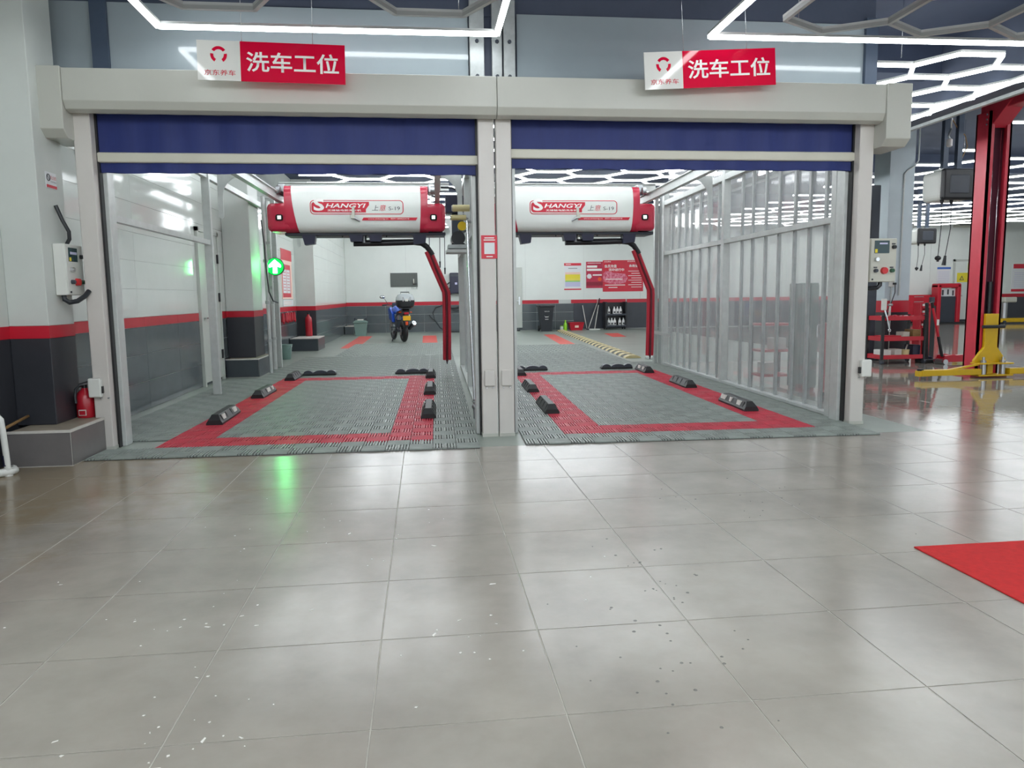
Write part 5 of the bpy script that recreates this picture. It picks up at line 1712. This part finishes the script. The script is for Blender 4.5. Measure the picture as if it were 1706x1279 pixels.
for lab, nm, b, m_, bev in (('white plastic tub on the lowest tier of the tool trolley', 'parts_tub', (8.0, 8.2, 12.38, 12.6, .116, .25), 'box_white', .01),
                            ('white carton on the lowest tier between two tubs', 'carton', (8.27, 8.40, 12.38, 12.58, .116, .26), 'trim_white', .004),
                            ('dark blue case at the end of the lowest trolley tier', 'tool_case', (8.60, 8.74, 12.36, 12.62, .116, .33), 'navy_plastic', .008),
                            ('brown carton on the middle tier of the tool trolley', 'carton', (8.58, 8.73, 12.36, 12.6, .436, .60), 'wood', .004),
                            ('grey carton on the middle tier of the tool trolley', 'carton', (8.42, 8.55, 12.4, 12.6, .436, .56), 'box_beige', .004),
                            ('red case lying on the middle tier of the tool trolley', 'tool_case', (8.02, 8.38, 12.38, 12.62, .436, .50), 'cart_red', .006)):
    box_thing(nm, lab, nm.replace('_', ' '), b, m_, bev)
t = thing('grease_pot', 'cream pot with a brush on the lowest trolley tier', 'pot', (8.5, 12.45, .116))
M().lathe([(.06, 0), (.072, .12), (.078, .125), (.07, .13), (.055, .02)], (8.51, 12.45, .116), 18).build('pot', 'roller', t)
M().cyl((8.5, 12.45, .18), (8.56, 12.47, .33), .012, n=8).build('brush_handle', 'trim_white', t)
for i, (x, h, m_, lab) in enumerate(((8.12, .05, 'box_white', 'white rag heap on top of the tool trolley'), (8.32, .06, 'cart_red', 'small red tin on top of the tool trolley'), (8.44, .045, 'chrome', 'shiny socket on top of the tool trolley'), (8.53, .05, 'trim_white', 'white jar on top of the tool trolley'), (8.66, .04, 'box_white', 'flat white lid on top of the tool trolley'))):
    o = M().lathe([(.035 if i else .09, 0), (.04 if i else .10, h * .3), (.035 if i else .06, h), (.01, h + .005)], (x, 12.5, .796), 12 if i else 9).build('trolley_item', m_)
    tag(o, lab, 'workshop item')
    o.name = ('rag_heap', 'small_tin', 'socket', 'jar', 'oil_saucer')[i]
t = thing('hammer', 'white handled hammer standing at the end of the tool trolley', 'hammer', (8.15, 12.4, .796))
M().cyl((8.13, 12.4, .797), (8.15, 12.4, 1.03), .011, n=8).build('handle', 'trim_white', t)
M().cyl((8.12, 12.4, 1.04), (8.19, 12.4, 1.04), .022, n=10).build('head', 'steel', t)
t = thing('wrench', 'chrome wrench hooked on the end of the tool trolley', 'wrench', (7.98, 12.27, .66))
M().bar((7.96, 12.262, .98), (8.02, 12.262, .8), .012, .022).bar((8.02, 12.262, .8), (8.07, 12.262, .62), .012, .018).build('shaft', 'chrome', t)
M().torus((8.07, 12.262, .60), .022, .008, 'y', 14, 6).build('ring_end', 'chrome', t)
M().box(7.90, 8.0, 12.25, 12.28, .95, 1.15, .01).build('jaw', 'box_white', t)

# dark stand and red gear behind the trolley
t = thing('dark_post', 'dark steel post rising behind the trolley next to the pillar', 'post', (8.22, 13.2, 0))
M().box(8.12, 8.34, 13.1, 13.28, 0, 3.2, .01).build('shaft', 'charcoal', t)
M().box(8.06, 8.4, 13.04, 13.34, 0, .03).build('base_plate', 'charcoal', t)
M().box(8.02, 8.14, 13.05, 13.2, 2.3, 2.75).build('motor_box', 'black_plastic', t)
t = thing('socket_outlet', 'white double socket with a plugged black lead on the pale pillar', 'socket', (8.85, 13.44, 1.35))
M().box(8.78, 8.90, 13.41, 13.448, 1.36, 1.48, .008).build('plate', 'box_white', t)
M().box(8.85, 8.90, 13.37, 13.41, 1.40, 1.44).build('plug', 'black_plastic', t)
M().tube([(8.875, 13.375, 1.4), (8.87, 13.36, 1.25), (8.8, 13.36, 1.05), (8.72, 13.38, .86)], .009, 6).build('lead', 'hose', t)
M().cyl((8.84, 13.435, .0), (8.84, 13.435, 1.36), .012, n=8).build('conduit', 'galv_light', t)
t = thing('pillar_conduit', 'long grey conduit running up the pale pillar', 'pipe', (9.0, 13.43, 1.6))
M().tube([(9.0, 13.43, 1.2), (9.0, 13.43, 3.45), (9.06, 13.43, 3.52), (9.2, 13.42, 3.6), (9.26, 13.42, 3.7), (9.26, 13.42, CEIL)], .014, 8).build('pipe', 'galv_light', t)
t = thing('jack_rack', 'red rack of small parts standing beside the tool trolley', 'rack', (9.15, 12.95, 0))
M().box(9.08, 9.11, 12.9, 13.1, 0, 1.05).box(9.26, 9.29, 12.9, 13.1, 0, 1.05).build('uprights', 'cart_red', t)
for z in (.6, .72, .84, .96):
    M().box(9.11, 9.26, 12.88, 13.1, z, z + .04).build('shelf', 'cart_red', t)
    M().box(9.13, 9.24, 12.9, 13.0, z + .04, z + .075).build('parts', 'box_white', t)
M().box(9.30, 9.40, 12.92, 13.05, 0.0, 1.0).build('side_panel', 'black_plastic', t)
t = thing('card_reader', 'small grey box on top of the red parts rack', 'device', (9.3, 12.95, 1.05))
M().box(9.31, 9.39, 12.94, 13.0, 1.06, 1.16, .006).build('case', 'charcoal', t)
M().box(9.31, 9.38, 12.96, 12.98, 1.001, 1.06).build('stalk', 'box_beige', t)

# floor jack
t = thing('floor_jack', 'low red floor jack with a raised black and red handle', 'floor jack', (9.25, 12.2, 0))
for s in (0, .22):
    M().prism([(8.95, .04), (9.0, .15), (9.15, .17), (9.5, .09), (9.62, .09), (9.62, .04)], 'y', 12.05 + s, 12.08 + s, .004).build('side_plate', 'cart_red', t)
M().box(9.02, 9.55, 12.08, 12.27, .05, .085).build('deck', 'cart_red', t)
M().bar((9.05, 12.17, .12), (9.5, 12.17, .13), .09, .05).build('lift_arm', 'cart_red', t)
M().cyl((9.5, 12.17, .14), (9.5, 12.17, .17), .055, n=16).build('saddle', 'charcoal', t)
for x in (9.0, 9.58):
    M().cyl((x, 12.04, .045), (x, 12.31, .045), .045, n=16).build('roller', 'steel', t)
hd = M().tube([(9.02, 12.17, .13), (8.93, 12.17, .48)], .026, 10).build('handle_lower', 'black_plastic', t)
M().tube([(8.93, 12.17, .48), (8.80, 12.17, .98)], .022, 10).build('handle_upper', 'cart_red', hd)
M().tube([(8.80, 12.17, .98), (8.775, 12.17, 1.08)], .026, 10).build('grip', 'black_rubber', hd)
M().box(8.87, 8.91, 12.14, 12.148, .68, .78).build('tag_label', 'print_white', hd)
t = thing('black_stand', 'black upright bar on a low base beside the floor jack', 'stand', (8.88, 12.3, 0))
M().cyl((8.88, 12.38, .06), (8.83, 12.38, 1.07), .03, n=12).build('bar', 'black_rubber', t)
M().box(8.82, 9.0, 12.33, 12.62, 0, .07, .01).build('base', 'black_plastic', t)
M().box(8.84, 8.98, 12.36, 12.55, .07, .12, .01).build('weight', 'navy_plastic', t)

# ------------------------------------------------------------------ far workshop wall
d3 = thing('door_3', '', '', (21.6, YB, 0))
del d3['category']; del d3['label']
struct(d3)
M().box(21.05, 22.6, YB - .03, YB - .003, .12, 2.42, .004).build('door_leaf', 'back_white', d3)
for a, b, c_, e in ((20.98, 21.05, .1, 2.5), (22.6, 22.67, .1, 2.5), (20.98, 22.67, 2.42, 2.5)):
    M().box(a, b, YB - .05, YB - .002, c_, e).build('door_frame', 'door_grey', d3)
M().box(21.15, 21.4, YB - .06, YB - .03, 1.05, 1.08).build('door_handle', 'chrome', d3)
M().box(21.12, 21.18, YB - .045, YB - .03, .95, 1.25).build('lock_plate', 'chrome', d3)
t = thing('warning_sign', 'yellow warning sign with three symbols on the far white door', 'sign', (21.7, YB - .04, 1.75))
M().box(21.15, 22.3, YB - .042, YB - .031, 1.6, 1.97).build('sheet', 'print_yellow', t)
for x in (21.35, 22.1):
    M().prism([(x - .1, 1.68), (x + .1, 1.68), (x, 1.86)], 'y', YB - .046, YB - .042).build('triangle', 'print_dark', t)
    M().prism([(x - .06, 1.70), (x + .06, 1.70), (x, 1.81)], 'y', YB - .049, YB - .046).build('triangle_inner', 'print_yellow', t)
bn = M().torus((21.72, YB - .046, 1.78), .1, .014, 'y', 20, 6)
bn.bar((21.65, YB - .046, 1.85), (21.79, YB - .046, 1.71), .01, .02)
bn.build('ban_ring', 'print_red', t)
t = thing('door_number_plate', 'small yellow plate high on the far white door', 'sign', (22.0, YB - .04, 2.1))
M().box(21.6, 22.3, YB - .042, YB - .031, 2.1, 2.35).build('plate', 'print_yellow', t)
text('52701', 'lettering', 'print_dark', t, 21.66, 22.24, 2.17, 2.29, YB - .0435)
M().box(21.8, 22.2, YB - .04, YB - .031, 1.99, 2.07).build('red_note', 'print_peach', t)
t = thing('wall_notice', 'white notice with a blue header beside the far white door', 'notice', (20.6, YB, 1.5))
M().box(20.3, 20.88, YB - .012, YB - .002, 1.45, 2.2).build('sheet', 'paper', t)
M().box(20.3, 20.88, YB - .015, YB - .012, 2.12, 2.2).build('header', 'print_blue', t)
for k in range(6):
    M().box(20.36, 20.82, YB - .014, YB - .012, 1.6 + k * .08, 1.615 + k * .08).build('text_line', 'print_lilac', t)
t = thing('brake_tester', 'red cabinet with a dark panel beneath the blue headed notice', 'cabinet', (20.4, 27.4, 0))
M().box(19.85, 20.0, 27.2, 27.6, 0, 1.5, .02).box(20.68, 20.83, 27.2, 27.6, 0, 1.5, .02).box(19.85, 20.83, 27.2, 27.6, 1.38, 1.55, .04, 2).build('frame', 'cart_red', t)
M().box(20.0, 20.68, 27.3, 27.6, .05, 1.05).build('dark_panel', 'charcoal', t)
M().box(20.0, 20.68, 27.35, 27.6, 1.05, 1.36).build('gauge_panel', 'paper', t)
for x, z in ((20.12, 1.2), (20.34, 1.22), (20.55, 1.18)):
    M().box(x, x + .06, 27.33, 27.35, z - .1, z + .1).build('gauge', 'print_dark', t)
M().box(19.7, 20.98, 27.1, 27.65, 0, .05).build('base', 'black_plastic', t)
t = thing('tool_cabinet', 'red tool cabinet with drawers by the far red cabinet', 'cabinet', (19.1, 27.4, 0))
M().box(18.5, 19.5, 27.15, 27.7, .1, 1.12, .01).build('body', 'cart_red', t)
for k in range(5):
    dd = M().box(18.55, 19.45, 27.13, 27.15, .16 + k * .19, .32 + k * .19).build('drawer', 'cart_red', t)
    M().box(18.8, 19.2, 27.11, 27.13, .28 + k * .19, .3 + k * .19).build('handle', 'chrome', dd)
for x in (18.6, 19.4):
    M().cyl((x - .04, 27.4, .05), (x + .04, 27.4, .05), .05, n=14).build('caster', 'charcoal', t)
    M().cyl((x - .04, 27.6, .05), (x + .04, 27.6, .05), .05, n=14).build('caster', 'charcoal', t)
t = thing('bay_sign', 'small grey sign high on the far wall beside the lift', 'sign', (21.8, YB, 4.0))
M().box(20.9, 22.0, YB - .03, YB - .002, 3.75, 4.1).build('plate', 'box_beige', t)
for x in (21.3, 21.55):
    M().box(x, x + .12, YB - .034, YB - .03, 3.95, 4.03).build('mark', 'print_dark', t)
M().box(21.15, 21.75, YB - .034, YB - .03, 3.83, 3.87).build('text_line', 'print_dark', t)
t = thing('wall_notice', 'white notice with red header right of the lift column', 'notice', (24.1, YB, 1.2))
M().box(23.55, 24.7, YB - .012, YB - .002, 1.22, 2.3).build('sheet', 'paper', t)
M().box(23.6, 24.7, YB - .016, YB - .012, 2.12, 2.3).build('header', 'poster_red', t)
M().box(23.55, 24.7, YB - .015, YB - .012, 1.2, 1.3).build('footer', 'poster_red', t)
for k in range(8):
    M().box(23.66, 24.6, YB - .014, YB - .012, 1.38 + k * .08, 1.395 + k * .08).build('text_line', 'print_lilac', t)
t = thing('transmission_jack', 'grey jack stand with a yellow base at the dark far wall', 'jack', (22.6, 26.5, 0))
M().cyl((21.95, 26.3, .1), (21.95, 26.3, .8), .1, n=16).build('ram', 'steel', t)
M().box(21.8, 22.3, 26.1, 26.5, .8, 1.0, .03).build('head', 'box_beige', t)
M().box(21.7, 23.3, 26.1, 26.5, .05, .2, .02).build('base', 'lift_yellow', t)
for x in (21.8, 23.2):
    M().cyl((x, 26.05, .06), (x, 26.55, .06), .06, n=12).build('wheel', 'charcoal', t)

# red carpet by the camera
c = M()
c.box(2.41, 3.9, 1.8, 3.385, 0.0, .008, .003)
o = tag(c.build('carpet', 'carpet'), 'bright red carpet lying on the grey floor tiles', 'carpet')
o.rotation_euler = (0, 0, 0)
bpy.context.view_layer.update()

# workshop things seen through the clear partition
t = thing('storage_locker', 'tall dark green locker behind the clear partition', 'locker', (4.98, 9.45, 0))
M().box(4.86, 5.10, 9.27, 9.6, .03, 1.40, .01).build('body', 'locker_green', t)
for a, b in ((4.865, 4.978), (4.982, 5.095)):
    d = M().box(a, b, 9.255, 9.27, .06, 1.37, .003).build('door', 'locker_green', t)
    M().box(b - .025, b - .012, 9.24, 9.255, .7, .85).build('handle', 'chrome', d)
M().box(4.88, 5.08, 9.29, 9.58, 0, .03).build('base', 'black_plastic', t)
t = thing('parts_shelf', 'red and black parts shelf behind the clear partition', 'shelf', (4.92, 10.25, 0))
for x in (4.72, 5.14):
    for y in (10.06, 10.40):
        M().box(x - .015, x + .015, y - .015, y + .015, 0, .88).build('upright', 'black_plastic', t)
for z in (.10, .45, .82):
    M().box(4.705, 5.155, 10.04, 10.42, z, z + .03).build('tray', 'cart_red', t)
for x, z, lab in ((4.78, .13, 'white carton low on the parts shelf behind the clear partition'), (4.92, .48, 'white carton midway up the parts shelf behind the clear partition')):
    box_thing('carton', lab, 'carton', (x, x + .18, 10.12, 10.34, z + .001, z + .16), 'box_white', .004)
t = thing('tool_cabinet', 'narrow red tool cabinet behind the clear partition near the shutter', 'cabinet', (4.9, 8.5, 0))
M().box(4.82, 5.02, 8.3, 8.7, .06, .91, .01).build('body', 'cart_red', t)
for k in range(4):
    d = M().box(4.835, 5.005, 8.285, 8.3, .1 + k * .2, .27 + k * .2, .003).build('drawer', 'cart_red', t)
    M().box(4.87, 4.97, 8.27, 8.285, .22 + k * .2, .24 + k * .2).build('handle', 'chrome', d)
for x in (4.85, 4.99):
    for y in (8.35, 8.65):
        M().cyl((x - .02, y, .03), (x + .02, y, .03), .03, n=12).build('caster', 'black_rubber', t)
bpy.context.view_layer.update()
